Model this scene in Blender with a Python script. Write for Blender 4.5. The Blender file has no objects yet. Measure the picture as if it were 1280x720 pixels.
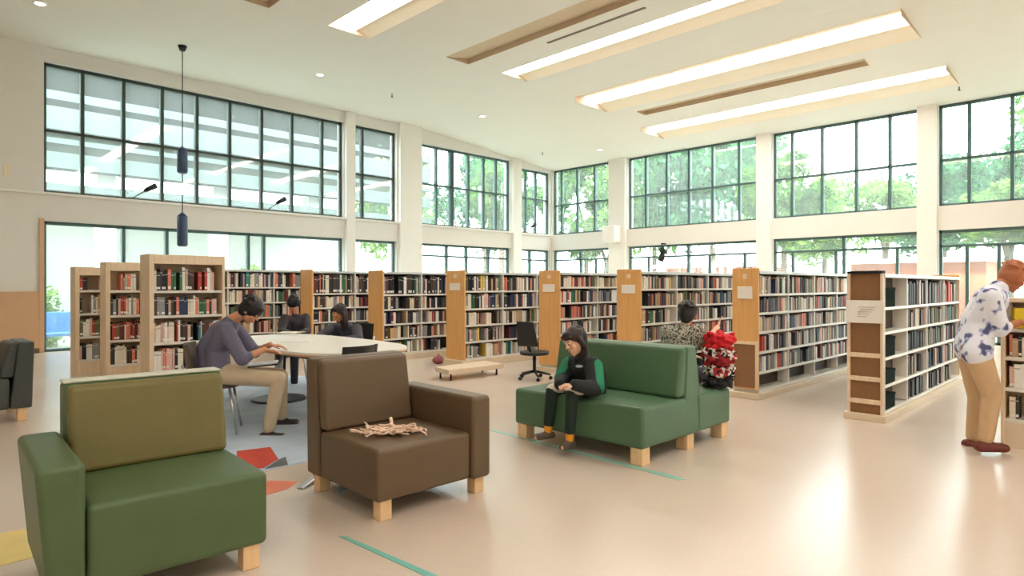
import bpy, bmesh, math, random
from mathutils import Vector, Matrix, Quaternion
random.seed(7)
C = bpy.context.scene.collection
SC = bpy.context.scene
R2 = math.sqrt(2)
F = 790.0; HZ = 357.0; EYE = 1.37

# ------------------------------------------------------------------ camera, sky, sun, exposure
cam_d = bpy.data.cameras.new('camera'); cam = bpy.data.objects.new('camera', cam_d); C.objects.link(cam)
cam.location = (0, 0, EYE); cam.rotation_euler = (math.pi/2, 0, -math.pi/4)
cam_d.sensor_width = 36; cam_d.lens = 36*F/1280; cam_d.shift_y = -(360-HZ)/1280
cam_d.clip_end = 300
SC.camera = cam
w = bpy.data.worlds.new('world'); SC.world = w; w.use_nodes = True
bg = w.node_tree.nodes['Background']; bg.inputs[0].default_value = (0.90, 0.95, 1.0, 1); bg.inputs[1].default_value = 7.2
sun_d = bpy.data.lights.new('sun', 'SUN'); sun = bpy.data.objects.new('sun', sun_d); C.objects.link(sun)
sun_d.energy = 5.0; sun_d.angle = math.radians(3); sun_d.color = (1, .97, .9)
sun.rotation_euler = Vector((.75, .35, -.95)).to_track_quat('-Z', 'Y').to_euler()
SC.view_settings.view_transform = 'Standard'; SC.view_settings.look = 'None'
SC.view_settings.exposure = 0.78; SC.view_settings.gamma = 1; SC.view_settings.use_curve_mapping = False
SC.cycles.use_denoising = True
SC.cycles.max_bounces = 10; SC.cycles.diffuse_bounces = 6; SC.cycles.transparent_max_bounces = 16
SC.cycles.sample_clamp_indirect = 6; SC.cycles.caustics_reflective = False; SC.cycles.caustics_refractive = False
LENS = 6.5          # emission of the trough lamps

# ------------------------------------------------------------------ helpers
def P(px, py, d):               # a point of the place seen at (px, py) at depth d
    s = (px-640)/F*d
    return Vector(((d+s)/R2, (d-s)/R2, EYE+(HZ-py)/F*d))
def srgb(r, g, b):
    def c(v):
        v /= 255; return v/12.92 if v <= .04045 else ((v+.055)/1.055)**2.4
    return (c(r), c(g), c(b), 1)
MATS = {}
def mat(name, col, rough=.6, noise=.06, scale=20, metal=0, bump=0, bscale=200, spec=.5, emit=0, trans=0, stretch=None):
    if name in MATS: return MATS[name]
    m = bpy.data.materials.new(name); m.use_nodes = True; nt = m.node_tree; b = nt.nodes['Principled BSDF']
    c = srgb(*col)
    b.inputs['Roughness'].default_value = rough; b.inputs['Metallic'].default_value = metal
    b.inputs['Specular IOR Level'].default_value = spec
    tc = nt.nodes.new('ShaderNodeTexCoord'); mp = nt.nodes.new('ShaderNodeMapping'); nt.links.new(tc.outputs['Object'], mp.inputs[0])
    if stretch: mp.inputs['Scale'].default_value = stretch
    n = nt.nodes.new('ShaderNodeTexNoise'); n.inputs['Scale'].default_value = scale; n.inputs['Detail'].default_value = 4
    nt.links.new(mp.outputs[0], n.inputs['Vector'])
    mx = nt.nodes.new('ShaderNodeMix'); mx.data_type = 'RGBA'
    mx.inputs[6].default_value = tuple(x*(1-noise*2) for x in c[:3])+(1,)
    mx.inputs[7].default_value = tuple(min(1, x*(1+noise*2)) for x in c[:3])+(1,)
    nt.links.new(n.outputs['Fac'], mx.inputs[0]); nt.links.new(mx.outputs[2], b.inputs['Base Color'])
    if bump:
        n2 = nt.nodes.new('ShaderNodeTexNoise'); n2.inputs['Scale'].default_value = bscale
        nt.links.new(mp.outputs[0], n2.inputs['Vector'])
        bu = nt.nodes.new('ShaderNodeBump'); bu.inputs['Strength'].default_value = bump; bu.inputs['Distance'].default_value = .01
        nt.links.new(n2.outputs['Fac'], bu.inputs['Height']); nt.links.new(bu.outputs[0], b.inputs['Normal'])
    if emit:
        b.inputs['Emission Color'].default_value = c; b.inputs['Emission Strength'].default_value = emit
    MATS[name] = m; return m
def wood(name, col, rough=.45, axis='Z'):
    st = {'Z': (9, 9, .8), 'X': (.8, 9, 9), 'Y': (9, .8, 9)}[axis]
    return mat(name, col, rough, .10, 3, stretch=st)

def spots(name, cols, scale):
    m = bpy.data.materials.new(name); m.use_nodes = True; nt = m.node_tree; bs = nt.nodes['Principled BSDF']; bs.inputs['Roughness'].default_value = .85
    tc = nt.nodes.new('ShaderNodeTexCoord'); n = nt.nodes.new('ShaderNodeTexNoise'); n.inputs['Scale'].default_value = scale; n.inputs['Detail'].default_value = 1.5
    r = nt.nodes.new('ShaderNodeValToRGB'); r.color_ramp.interpolation = 'CONSTANT'
    el = r.color_ramp.elements
    for i, (p_, c_) in enumerate(cols):
        e = el[i] if i < 2 else el.new(p_); e.position = p_; e.color = srgb(*c_)
    nt.links.new(tc.outputs['Object'], n.inputs['Vector']); nt.links.new(n.outputs['Fac'], r.inputs[0]); nt.links.new(r.outputs[0], bs.inputs['Base Color']); return m
class MB:
    def __init__(s): s.bm = bmesh.new(); s.mats = []
    def mi(s, m):
        if m is None: return 0
        if m not in s.mats: s.mats.append(m)
        return s.mats.index(m)
    def hexa(s, v, m=None):       # 8 corners: bottom 4 ccw, top 4 ccw
        k = s.mi(m); vs = [s.bm.verts.new(p) for p in v]
        for f in ((3,2,1,0), (4,5,6,7), (0,1,5,4), (1,2,6,5), (2,3,7,6), (3,0,4,7)):
            s.bm.faces.new([vs[i] for i in f]).material_index = k
        return vs
    def box(s, x0, x1, y0, y1, z0, z1, m=None):
        return s.hexa([(x0,y0,z0),(x1,y0,z0),(x1,y1,z0),(x0,y1,z0),(x0,y0,z1),(x1,y0,z1),(x1,y1,z1),(x0,y1,z1)], m)
    def quad(s, pts, m=None):
        s.bm.faces.new([s.bm.verts.new(p) for p in pts]).material_index = s.mi(m)
    def prism(s, pts, z0, z1, m=None):
        k = s.mi(m); n = len(pts)
        a = [s.bm.verts.new((p[0], p[1], z0)) for p in pts]; b = [s.bm.verts.new((p[0], p[1], z1)) for p in pts]
        s.bm.faces.new(a[::-1]).material_index = k; s.bm.faces.new(b).material_index = k
        for i in range(n): s.bm.faces.new([a[i], a[(i+1)%n], b[(i+1)%n], b[i]]).material_index = k
    def tube(s, a, b, r0, r1=None, n=12, m=None, caps=True):
        a = Vector(a); b = Vector(b); r1 = r0 if r1 is None else r1; k = s.mi(m)
        q = (b-a).to_track_quat('Z', 'Y')
        ra = []; rb = []
        for i in range(n):
            t = 2*math.pi*i/n; o = q @ Vector((math.cos(t), math.sin(t), 0))
            ra.append(s.bm.verts.new(a+o*r0)); rb.append(s.bm.verts.new(b+o*r1))
        for i in range(n):
            f = s.bm.faces.new([ra[i], ra[(i+1)%n], rb[(i+1)%n], rb[i]]); f.material_index = k; f.smooth = True
        if caps: s.bm.faces.new(ra[::-1]).material_index = k; s.bm.faces.new(rb).material_index = k
    def ell(s, c, r, rot=None, n=12, m=None):
        k = s.mi(m); M = Matrix.Translation(c) @ (rot.to_matrix().to_4x4() if rot else Matrix()) @ Matrix.Diagonal((r[0], r[1], r[2], 1))
        o = bmesh.ops.create_uvsphere(s.bm, u_segments=n*2, v_segments=n, radius=1, matrix=M)
        for v in o['verts']:
            for f in v.link_faces: f.material_index = k; f.smooth = True
    def cap(s, a, b, r0, r1, n=8):       # tapered capsule
        a = Vector(a); b = Vector(b)
        s.ell(a, (r0,)*3, n=n); s.ell(b, (r1,)*3, n=n)
        if (b-a).length > 1e-4: s.tube(a, b, r0, r1, n*2)
    def build(s, name, m=None, parent=None, bevel=0, seg=3, smooth=False, loc=None, label=None):
        bmesh.ops.recalc_face_normals(s.bm, faces=s.bm.faces[:])
        me = bpy.data.meshes.new(name); s.bm.to_mesh(me); s.bm.free()
        if smooth:
            for p in me.polygons: p.use_smooth = True
        o = bpy.data.objects.new(name, me); C.objects.link(o)
        for x in s.mats: me.materials.append(x)
        if m is not None and not s.mats: me.materials.append(m)
        if parent is not None: o.parent = parent
        if loc: o.location = loc
        if label: o['label'] = label
        if bevel:
            md = o.modifiers.new('bevel', 'BEVEL'); md.width = bevel; md.segments = seg; md.limit_method = 'ANGLE'; md.angle_limit = math.radians(40)
            for p in me.polygons: p.use_smooth = True
            o.modifiers.new('wn', 'WEIGHTED_NORMAL')
        return o
def boxo(name, x0, x1, y0, y1, z0, z1, m, parent=None, bevel=0, **k):
    b = MB(); b.box(x0, x1, y0, y1, z0, z1); return b.build(name, m, parent, bevel, **k)
def thing(name, label, cat, loc=(0,0,0), rz=0, group=None):
    o = bpy.data.objects.new(name, None); C.objects.link(o); o.empty_display_size = .1
    o.location = loc; o.rotation_euler = (0, 0, rz); o['label'] = label; o['category'] = cat
    if group: o['group'] = group
    return o
def tag(o, label, cat, group=None):
    o['label'] = label; o['category'] = cat
    if group: o['group'] = group
    return o
def struct(o): o['kind'] = 'structure'; return o
def remesh(mb, name, m, parent, vox=.007, smooth=4):
    me = bpy.data.meshes.new('t'); mb.bm.to_mesh(me); mb.bm.free()
    t = bpy.data.objects.new('t', me); C.objects.link(t)
    md = t.modifiers.new('r', 'REMESH'); md.mode = 'VOXEL'; md.voxel_size = vox
    if smooth: ms = t.modifiers.new('s', 'SMOOTH'); ms.factor = .5; ms.iterations = smooth
    dg = bpy.context.evaluated_depsgraph_get()
    out = bpy.data.meshes.new_from_object(t.evaluated_get(dg)); out.name = name
    bpy.data.objects.remove(t)
    for p in out.polygons: p.use_smooth = True
    out.materials.clear(); out.materials.append(m)
    o = bpy.data.objects.new(name, out); C.objects.link(o)
    if parent is not None: o.parent = parent; o.matrix_parent_inverse = Matrix.Translation(parent.location).inverted()
    return o

# ------------------------------------------------------------------ setting materials
M_wall = mat('wall_paint', (230, 226, 221), .8, .015, 3)
M_wallw = mat('wall_white', (240, 236, 231), .8, .012, 3)
M_tan = mat('wall_panel_tan', (214, 172, 136), .6, .03, 4)
M_ceil = mat('ceiling_paint', (234, 230, 223), .85, .012, 2)
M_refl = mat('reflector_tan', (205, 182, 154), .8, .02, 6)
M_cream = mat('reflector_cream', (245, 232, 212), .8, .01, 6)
M_frame = mat('frame_teal_grey', (78, 104, 102), .45, .05, 10)
M_framed = mat('frame_dark_green', (52, 66, 60), .45, .05, 10)
M_white = mat('white_enamel', (236, 232, 226), .4, .02, 10)
M_black = mat('black_plastic', (24, 24, 26), .45, .1, 30)
M_darkm = mat('dark_metal', (44, 46, 52), .35, .1, 30, metal=.6)
M_chrome = mat('brushed_metal', (186, 188, 192), .28, .04, 40, metal=.9)

def floor_mat():
    m = bpy.data.materials.new('floor_finish'); m.use_nodes = True; nt = m.node_tree; b = nt.nodes['Principled BSDF']
    tc = nt.nodes.new('ShaderNodeTexCoord')
    n = nt.nodes.new('ShaderNodeTexNoise'); n.inputs['Scale'].default_value = .5; n.inputs['Detail'].default_value = 1
    n2 = nt.nodes.new('ShaderNodeTexNoise'); n2.inputs['Scale'].default_value = 40; n2.inputs['Detail'].default_value = 3
    r = nt.nodes.new('ShaderNodeValToRGB'); r.color_ramp.elements[0].position = .3; r.color_ramp.elements[1].position = .7
    r.color_ramp.elements[0].color = srgb(214, 196, 180); r.color_ramp.elements[1].color = srgb(222, 208, 194)
    mx = nt.nodes.new('ShaderNodeMix'); mx.data_type = 'RGBA'; mx.blend_type = 'MULTIPLY'; mx.inputs[0].default_value = .12
    nt.links.new(tc.outputs['Object'], n.inputs['Vector']); nt.links.new(tc.outputs['Object'], n2.inputs['Vector'])
    nt.links.new(n.outputs['Fac'], r.inputs[0]); nt.links.new(r.outputs[0], mx.inputs[6]); nt.links.new(n2.outputs['Color'], mx.inputs[7])
    nt.links.new(mx.outputs[2], b.inputs['Base Color'])
    mr = nt.nodes.new('ShaderNodeMapRange'); mr.inputs[3].default_value = .26; mr.inputs[4].default_value = .26
    nt.links.new(n.outputs['Fac'], mr.inputs[0]); nt.links.new(mr.outputs[0], b.inputs['Roughness'])
    b.inputs['Specular IOR Level'].default_value = .6
    return m
M_floor = floor_mat()
def glass_mat():
    m = bpy.data.materials.new('window_glass'); m.use_nodes = True; nt = m.node_tree; nt.nodes.clear()
    o = nt.nodes.new('ShaderNodeOutputMaterial'); t = nt.nodes.new('ShaderNodeBsdfTransparent'); t.inputs[0].default_value = (.93, .985, .96, 1)
    g = nt.nodes.new('ShaderNodeBsdfGlossy'); g.inputs['Roughness'].default_value = .03; g.inputs[0].default_value = (1, 1, 1, 1)
    d = nt.nodes.new('ShaderNodeBsdfTranslucent'); d.inputs[0].default_value = (.92, 1, .97, 1)
    n = nt.nodes.new('ShaderNodeTexNoise'); n.inputs['Scale'].default_value = .8
    mr = nt.nodes.new('ShaderNodeMapRange'); mr.inputs[3].default_value = .03; mr.inputs[4].default_value = .08
    nt.links.new(n.outputs['Fac'], mr.inputs[0])
    a = nt.nodes.new('ShaderNodeMixShader'); nt.links.new(mr.outputs[0], a.inputs[0]); nt.links.new(t.outputs[0], a.inputs[1]); nt.links.new(g.outputs[0], a.inputs[2])
    a2 = nt.nodes.new('ShaderNodeMixShader'); a2.inputs[0].default_value = .055
    nt.links.new(a.outputs[0], a2.inputs[1]); nt.links.new(d.outputs[0], a2.inputs[2]); nt.links.new(a2.outputs[0], o.inputs[0])
    return m
M_glass = glass_mat()

# ------------------------------------------------------------------ room shell
XL, XR, YB, YL = -5.0, 18.0, -6.0, 15.9
def cz(x): return 6.26 if x <= 12 else 6.26-.09*(x-12)
struct(boxo('floor', XL-.3, XR+.3, YB-.3, YL+.3, -.2, 0, M_floor))
# trough lamps: x0, x1, y0, y1, share of tan, share of lens, lit
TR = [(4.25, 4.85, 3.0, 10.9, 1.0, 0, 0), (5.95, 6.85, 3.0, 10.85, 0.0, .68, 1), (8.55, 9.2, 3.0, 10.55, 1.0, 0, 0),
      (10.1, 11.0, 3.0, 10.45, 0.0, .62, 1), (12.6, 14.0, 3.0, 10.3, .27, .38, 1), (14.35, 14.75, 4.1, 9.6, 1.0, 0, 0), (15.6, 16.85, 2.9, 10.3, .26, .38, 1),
      (4.25, 4.85, -4.6, 1.4, 1.0, 0, 0), (5.95, 6.85, -4.6, 1.4, 0.0, .68, 1), (10.1, 11.0, -4.6, 1.4, 0.0, .62, 1), (1.5, 2.4, -4.6, 1.4, 0, .68, 1), (-2.6, -1.7, -4.6, 1.4, 0, .68, 1)]  # lit troughs behind the viewer are added to brighten the foreground
xs = sorted({XL, XR, 12.0} | {t[0] for t in TR} | {t[1] for t in TR}); ys = sorted({YB, YL} | {t[2] for t in TR} | {t[3] for t in TR})
b = MB()
for i in range(len(xs)-1):
    for j in range(len(ys)-1):
        xm = (xs[i]+xs[i+1])/2; ym = (ys[j]+ys[j+1])/2
        if any(t[0] < xm < t[1] and t[2] < ym < t[3] for t in TR): continue
        x0, x1 = xs[i], xs[i+1]
        b.quad([(x0, ys[j], cz(x0)), (x0, ys[j+1], cz(x0)), (x1, ys[j+1], cz(x1)), (x1, ys[j], cz(x1))])
bmesh.ops.remove_doubles(b.bm, verts=b.bm.verts[:], dist=1e-4)
struct(b.build('ceiling', M_ceil))
struct(boxo('roof', XL-.3, XR+.3, YB-.3, YL+.3, 6.75, 7.0, M_wallw))
M_lens = mat('lamp_lens', (255, 250, 242), .5, 0, 5, emit=LENS)
for k, (x0, x1, y0, y1, a, l, lit) in enumerate(TR):
    nm = ['far left, short tan end showing at top edge of view', 'bright, cut by the top edge left of middle', 'unlit tan, left of the long bright pair', 'bright, widest, reaching the top edge at right', 'bright with tan near edge, second from right wall', 'thin unlit tan strip under the second bright trough', 'bright, nearest the right wall of windows',
          'unlit, behind the viewer', 'bright added fill, behind the viewer near middle', 'bright added fill, behind the viewer at right', 'bright added fill, behind the viewer at left', 'bright added fill, behind the viewer far left'][k]
    t = thing('ceiling_trough_light' if lit else 'ceiling_trough', 'recessed ceiling trough, '+nm, 'ceiling light' if lit else 'ceiling trough', (0, 0, 0))
    W = x1-x0; rise = .11
    xa = x0+W*a; xb = xa+W*l
    if lit:
        if a > 0:
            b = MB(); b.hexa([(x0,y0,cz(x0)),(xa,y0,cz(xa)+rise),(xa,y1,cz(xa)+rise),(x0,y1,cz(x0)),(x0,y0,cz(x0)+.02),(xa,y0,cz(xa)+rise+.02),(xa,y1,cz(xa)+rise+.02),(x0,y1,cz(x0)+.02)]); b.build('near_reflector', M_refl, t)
        else: boxo('near_side', x0, x0+.01, y0, y1, cz(x0), cz(x0)+rise, M_cream, t)
        zr = cz(xb)+rise
        b = MB(); b.hexa([(xa,y0,zr),(xb,y0,zr),(xb,y1,zr),(xa,y1,zr),(xa,y0,zr+.03),(xb,y0,zr+.03),(xb,y1,zr+.03),(xa,y1,zr+.03)]); b.build('lamp_lens', M_lens, t)
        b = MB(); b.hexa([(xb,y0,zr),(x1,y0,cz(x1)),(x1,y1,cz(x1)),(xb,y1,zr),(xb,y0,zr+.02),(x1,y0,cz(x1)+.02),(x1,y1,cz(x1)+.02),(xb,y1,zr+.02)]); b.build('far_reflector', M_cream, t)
        boxo('divider', xb-.015, xb+.015, y0, y1, zr-.03, zr, M_cream, t)
    else:
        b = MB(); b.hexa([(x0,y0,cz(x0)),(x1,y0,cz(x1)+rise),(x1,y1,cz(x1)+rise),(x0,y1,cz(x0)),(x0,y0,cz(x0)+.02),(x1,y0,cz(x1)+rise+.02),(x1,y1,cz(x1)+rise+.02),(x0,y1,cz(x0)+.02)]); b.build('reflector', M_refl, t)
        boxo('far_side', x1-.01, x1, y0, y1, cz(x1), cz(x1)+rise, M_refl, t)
    for yy in (y0-.01, y1): boxo('end_cap', x0, x1, yy, yy+.01, min(cz(x0), cz(x1)), cz(x0)+rise+.03, M_refl, t)
for y0, y1, q in ((6.2, 8.5, 'left'), (2.6, 5.6, 'right')):
    tag(boxo('slot_diffuser', 9.48, 9.54, y0, y1, 6.25, 6.26, mat('slot_grey', (120, 104, 92), .6)), 'thin dark slot in the ceiling between troughs, %s of two' % q, 'ceiling vent')
# downlights, sprinklers
for (px, py, q) in ((50, 4, 'in the top left corner of the ceiling'), (400, 93, 'above the wide left windows'), (603, 145, 'above the narrow middle windows'), (750, 187, 'by the corner of the two window walls')):
    d = 4.89*F/(HZ-py)
    for _ in range(5):
        p = P(px, py, d); d = (cz(p.x)-EYE)*F/(HZ-py)
    p = P(px, py, d); t = thing('downlight', 'small round recessed downlight '+q, 'downlight', (p.x, p.y, cz(p.x)))
    b = MB(); b.tube((0,0,-.012), (0,0,.001), .10, .11, 24); b.build('trim_ring', M_white, t)
    b = MB(); b.tube((0,0,-.016), (0,0,-.008), .075, .075, 24); b.build('lamp_lens', mat('downlight_glow', (255, 244, 228), emit=4), t)
for (px, py, q) in ((490, 117, 'left of the corner windows'), (678, 190, 'close to the window corner'), (1199, 108, 'at the right end of the last bright trough')):
    d = 18
    for _ in range(6):
        p = P(px, py, d); d = (cz(p.x)-EYE)*F/(HZ-py)
    p = P(px, py, d); t = thing('sprinkler_head', 'tiny metal sprinkler head '+q, 'sprinkler', (p.x, p.y, cz(p.x)))
    b = MB(); b.tube((0,0,-.01), (0,0,0), .04, .04, 16); b.build('escutcheon', M_white, t)
    b = MB(); b.tube((0,0,-.08), (0,0,-.01), .012, .012); b.tube((0,0,-.09), (0,0,-.08), .03, .03); b.build('nozzle', M_darkm, t)

# left wall (plane y = YL), with windows; each bay: x0, x1, upper mullions, lower mullions
def wall_piece(name, boxes, m):
    b = MB()
    for q in boxes: b.box(*q)
    return struct(b.build(name, m))
ZU0, ZU1, ZL1 = 3.28, 5.97, 2.70
TH = .35
bays = [(2.37, 9.22, [3.06,3.83,4.61,5.37,6.14,6.94,7.76,8.63], [3.83,4.71,6.60,7.0]),
        (9.55, 11.0, [9.9], []), (11.9, 15.85, [12.62,13.20,13.30,13.97,14.66,15.25], [13.05,13.9,14.9]), (16.3, 17.95, [16.75,17.3], [17.0])]
bx = []
sol = [(XL, 2.37), (9.22, 9.55), (11.0, 11.9), (15.85, 16.3)]
for a, c in sol+[(17.95, XR+TH)]: bx.append((a, c, YL, YL+TH, 0, 6.75))
for (a, c, _, _) in bays:
    bx.append((a, c, YL, YL+TH, ZL1, ZU0)); bx.append((a, c, YL, YL+TH, min(ZU1, cz(c)-.1), 6.75))
wall_piece('wall_left', bx, M_wall)
struct(boxo('trim_1', XL, 17.95, YL-.10, YL, ZU0-.05, ZU0, M_wallw))
wcount = 0
def window(axis, a, c, z0, z1, mull, trans, mframe, name_lab, lowmull=None):
    """a window in wall plane; axis 'x' runs along x at y=YL, 'y' runs along y at x=XR"""
    global wcount; wcount += 1
    o = struct(bpy.data.objects.new('window_%d' % wcount, None)); C.objects.link(o)
    f = MB(); t = .035
    def bar(u0, u1, zz0, zz1, dep=.09):
        if axis == 'x': f.box(u0, u1, YL+.12, YL+.12+dep, zz0, zz1)
        else: f.box(XR+.12, XR+.12+dep, u0, u1, zz0, zz1)
    bar(a, a+.06, z0, z1); bar(c-.06, c, z0, z1); bar(a, c, z0, z0+.06); bar(a, c, z1-.07, z1)
    for m_ in mull: bar(m_-t, m_+t, z0, z1, .14)
    for z_ in trans: bar(a, c, z_-.03, z_+.03, .11)
    for m_ in (lowmull or []): bar(m_-t, m_+t, z0, trans[0])
    f.build('window_frame', mframe, o, .006, 1)
    g = MB()
    if axis == 'x': g.box(a+.02, c-.02, YL+.165, YL+.173, z0+.02, z1-.02)
    else: g.box(XR+.165, XR+.173, a+.02, c-.02, z0+.02, z1-.02)
    g.build('window_pane', M_glass, o)
    return o
for k, (a, c, um, lm) in enumerate(bays):
    window('x', a, c, ZU0, min(ZU1, cz(c)-.1), um, [4.58], M_framed if k < 2 else M_frame, '')
    window('x', a, c, 0.0, ZL1, lm, [] if k < 2 else [2.32], M_frame, '')
# right wall (plane x = XR)
rb = [(13.15, 15.85, [13.95,14.75,15.5], [14.6], [13.9]), (7.97, 12.45, [8.55,9.4,10.2,11.0,11.8], [10.23], [8.38,9.5,11.7]),
      (3.85, 7.5, [4.57,5.35,6.2,7.0], [5.65], [4.4,5.85,6.98]), (-1.0, 3.5, [-.2,.6,1.35,2.11,2.91], [.9], [2.95,2.35,0]), (-5.6, -1.5, [-4.8,-4,-3.2,-2.4], [-3.3], [-4.3,-2.4])]
ZR = cz(XR)
bx = []
edges = sorted([YB] + [e for q in rb for e in q[:2]] + [YL])
for i in range(0, len(edges), 2): bx.append((XR, XR+TH, edges[i], edges[i+1], 0, 6.75))
for q in rb: bx += [(XR, XR+TH, q[0], q[1], ZL1, ZU0), (XR, XR+TH, q[0], q[1], ZR, 6.75)]
wall_piece('wall_right', bx, M_wall)
for q in rb:
    window('y', q[0], q[1], ZU0, ZR, q[2], [4.39], M_frame, '')
    window('y', q[0], q[1], 0, ZL1, q[3], [2.32], M_frame, '', q[4])
# column faces standing proud of the walls
b = MB()
for y in (12.47, 7.52, 3.52, -1.48): b.box(XR-.12, XR, y, y+(.68 if y > 12 else .40), 0, cz(XR-.12))
struct(b.build('trim_2', M_wallw))
b = MB()
for x0, x1 in ((9.24, 9.52), (11.05, 11.85)): b.box(x0, x1, YL-.12, YL, 0, cz(x1)+.05)
b.box(15.87, 16.28, YL-.12, YL, 0, cz(16.28)+.03)
struct(b.build('trim_3', M_wallw))
struct(boxo('wall_back', XL-.3, XR+.3, YB-.3, YB, 0, 6.75, M_wallw))
struct(boxo('wall_near', XL-.3, XL, YB, YL, 0, 6.75, M_wallw))
b = MB(); b.box(XL, 2.33, YL-.03, YL, 0.1, 1.25); b.box(2.29, 2.37, YL-.04, YL, 0, 2.74); struct(b.build('trim_4', M_tan))
struct(boxo('baseboard_left', XL, 2.29, YL-.04, YL, 0, .1, mat('baseboard_brown', (120, 96, 78), .6)))
M_plate = mat('plate_ivory', (240, 226, 200), .5)
o = boxo('wall_plate', 1.72, 1.82, YL-.02, YL, 3.55, 3.75, M_plate, bevel=.005); tag(o, 'small ivory plate high on the plain wall left of the windows', 'wall plate')

# floor inlays
def flat(name, pts, z, m, label, cat):
    b = MB(); b.prism(pts, .0005, z); return tag(b.build(name, m), label, cat)
def gp(px, py):
    d = F*EYE/(py-HZ); return P(px, py, d)
def inlay(name, pix, m, label, cat='floor inlay', z=.003): return flat(name, [gp(*q)[:2] for q in pix], z, m, label, cat)
M_teal = mat('teal_inlay', (112, 184, 172), .45, .08, 6)
inlay('floor_stripe', [(424, 671), (433, 671), (566, 728), (548, 728)], M_teal, 'teal stripe in the floor in front of the brown armchair')
inlay('floor_stripe', [(612, 538), (618, 537.5), (858, 599), (848, 600.5)], mat('teal_faint', (150, 200, 186), .4, .08, 6), 'thin pale teal stripe in the floor along the green double sofa')
inlay('floor_stripe', [(-30, 672), (54, 658), (60, 692), (-30, 716)], mat('yellow_inlay', (240, 214, 130), .45, .05, 5), 'broad yellow band in the floor left of the green armchair')
inlay('floor_stripe', [(318, 607), (338, 601), (372, 602), (360, 611), (322, 622)], mat('coral_inlay', (228, 128, 96), .5, .08, 6), 'coral patch in the floor between the green and brown armchairs')

# rug tiles under the table
M_rug = mat('pale_blue_carpet', (190, 206, 224), .9, .14, 3, bump=.4, bscale=300)
inlay('rug', [(200, 500), (270, 470), (500, 470), (500, 540), (448, 604), (425, 618), (392, 576), (334, 588), (230, 600)], M_rug, 'pale blue carpet area under the reading table', 'rug', .006)
inlay('rug_tile', [(296, 565), (338, 560), (348, 575), (330, 586), (296, 590)], mat('red_carpet', (196, 72, 58), .9, .12, 12), 'red carpet tile beside the back of the green armchair', 'rug tile', .009)
inlay('rug_tile', [(336, 586.5), (331, 587), (349, 575.5), (357, 572), (360, 582)], mat('grey_carpet', (98, 100, 104), .9, .12, 12), 'dark grey carpet tile beside the red one', 'rug tile', .009)

# ------------------------------------------------------------------ outside
M_grd = mat('paving', (150, 154, 138), .9, .06, 1)
b = MB(); b.box(-60, 90, -60, 100, -.45, -.22); struct(b.build('ground', M_grd))
M_conc = mat('pale_concrete', (86, 98, 98), .85, .05, 1.2)
M_concw = mat('white_render', (238, 240, 240), .8, .03, 1)
t = thing('parking_structure', 'grey and white multi-level concrete structure outside the wide left windows', 'building', (0, 22, -.22))
for z0, z1, nm in ((4.1, 4.3, 'beam'), (4.75, 5.2, 'beam'), (5.45, 5.6, 'beam'), (5.85, 6.5, 'slab'), (6.7, 6.95, 'beam'), (7.6, 8.3, 'slab')): boxo(nm, -6, 17, 0, .5 if nm == 'beam' else 8, z0+.22, z1+.22, M_conc, t)
boxo('soffit', -6, 17, .5, 8, 8.3, 8.45, M_conc, t)
for x in (-4, 1.3, 4.7, 8.1, 11.6, 15.5): boxo('column', x, x+.5, .6, 1.1, 0, 5.0, M_concw, t)
boxo('rear_wall', -6, 17, 8, 8.3, 0, 5.6, M_concw, t)
M_blue = mat('blue_plastic', (52, 118, 190), .45, .08, 5)
t = thing('outdoor_bench', 'blue bench outside the glass at the far left', 'bench', (2.6, 18.2, -.22))
boxo('seat', -.2, 1.5, 0, .5, .38, .46, M_blue, t, .02); boxo('backrest', -.2, 1.5, .5, .56, .4, .95, M_blue, t, .02)
for x in (-.1, 1.3): boxo('leg', x, x+.1, .05, .5, 0, .38, M_blue, t, .01)
M_sal = mat('salmon_render', (196, 108, 76), .85, .06, 1.5)
t = thing('garden_building', 'low salmon-coloured building outside the right-hand windows', 'building', (24.5, 3, -.22))
boxo('wall', 0, 3, .5, 4.4, 0, 2.35, M_sal, t); boxo('wall', 0, 3, 8.0, 12.2, 0, 2.35, M_sal, t)
boxo('roof', -.3, 3.3, .2, 4.8, 2.35, 2.5, M_concw, t); boxo('roof', -.3, 3.3, 7.7, 12.5, 2.35, 2.5, M_concw, t)
# trees
def leafmat(name, a, b_):
    m = bpy.data.materials.new(name); m.use_nodes = True; nt = m.node_tree; nt.nodes.clear()
    o = nt.nodes.new('ShaderNodeOutputMaterial'); d = nt.nodes.new('ShaderNodeBsdfDiffuse'); tr = nt.nodes.new('ShaderNodeBsdfTranslucent')
    gi = nt.nodes.new('ShaderNodeNewGeometry'); r = nt.nodes.new('ShaderNodeValToRGB')
    r.color_ramp.elements[0].color = srgb(*a); r.color_ramp.elements[1].color = srgb(*b_)
    nt.links.new(gi.outputs['Random Per Island'], r.inputs[0])
    nt.links.new(r.outputs[0], d.inputs[0]); nt.links.new(r.outputs[0], tr.inputs[0])
    mx = nt.nodes.new('ShaderNodeMixShader'); mx.inputs[0].default_value = .5
    nt.links.new(d.outputs[0], mx.inputs[1]); nt.links.new(tr.outputs[0], mx.inputs[2]); nt.links.new(mx.outputs[0], o.inputs[0]); return m
LM = [leafmat('leaves_blue_green', (20, 66, 46), (86, 146, 98)), leafmat('leaves_green', (30, 74, 26), (112, 156, 64)), leafmat('leaves_pale', (62, 106, 50), (150, 182, 100))]
M_bark = mat('bark', (112, 96, 82), .9, .2, 8)
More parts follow.
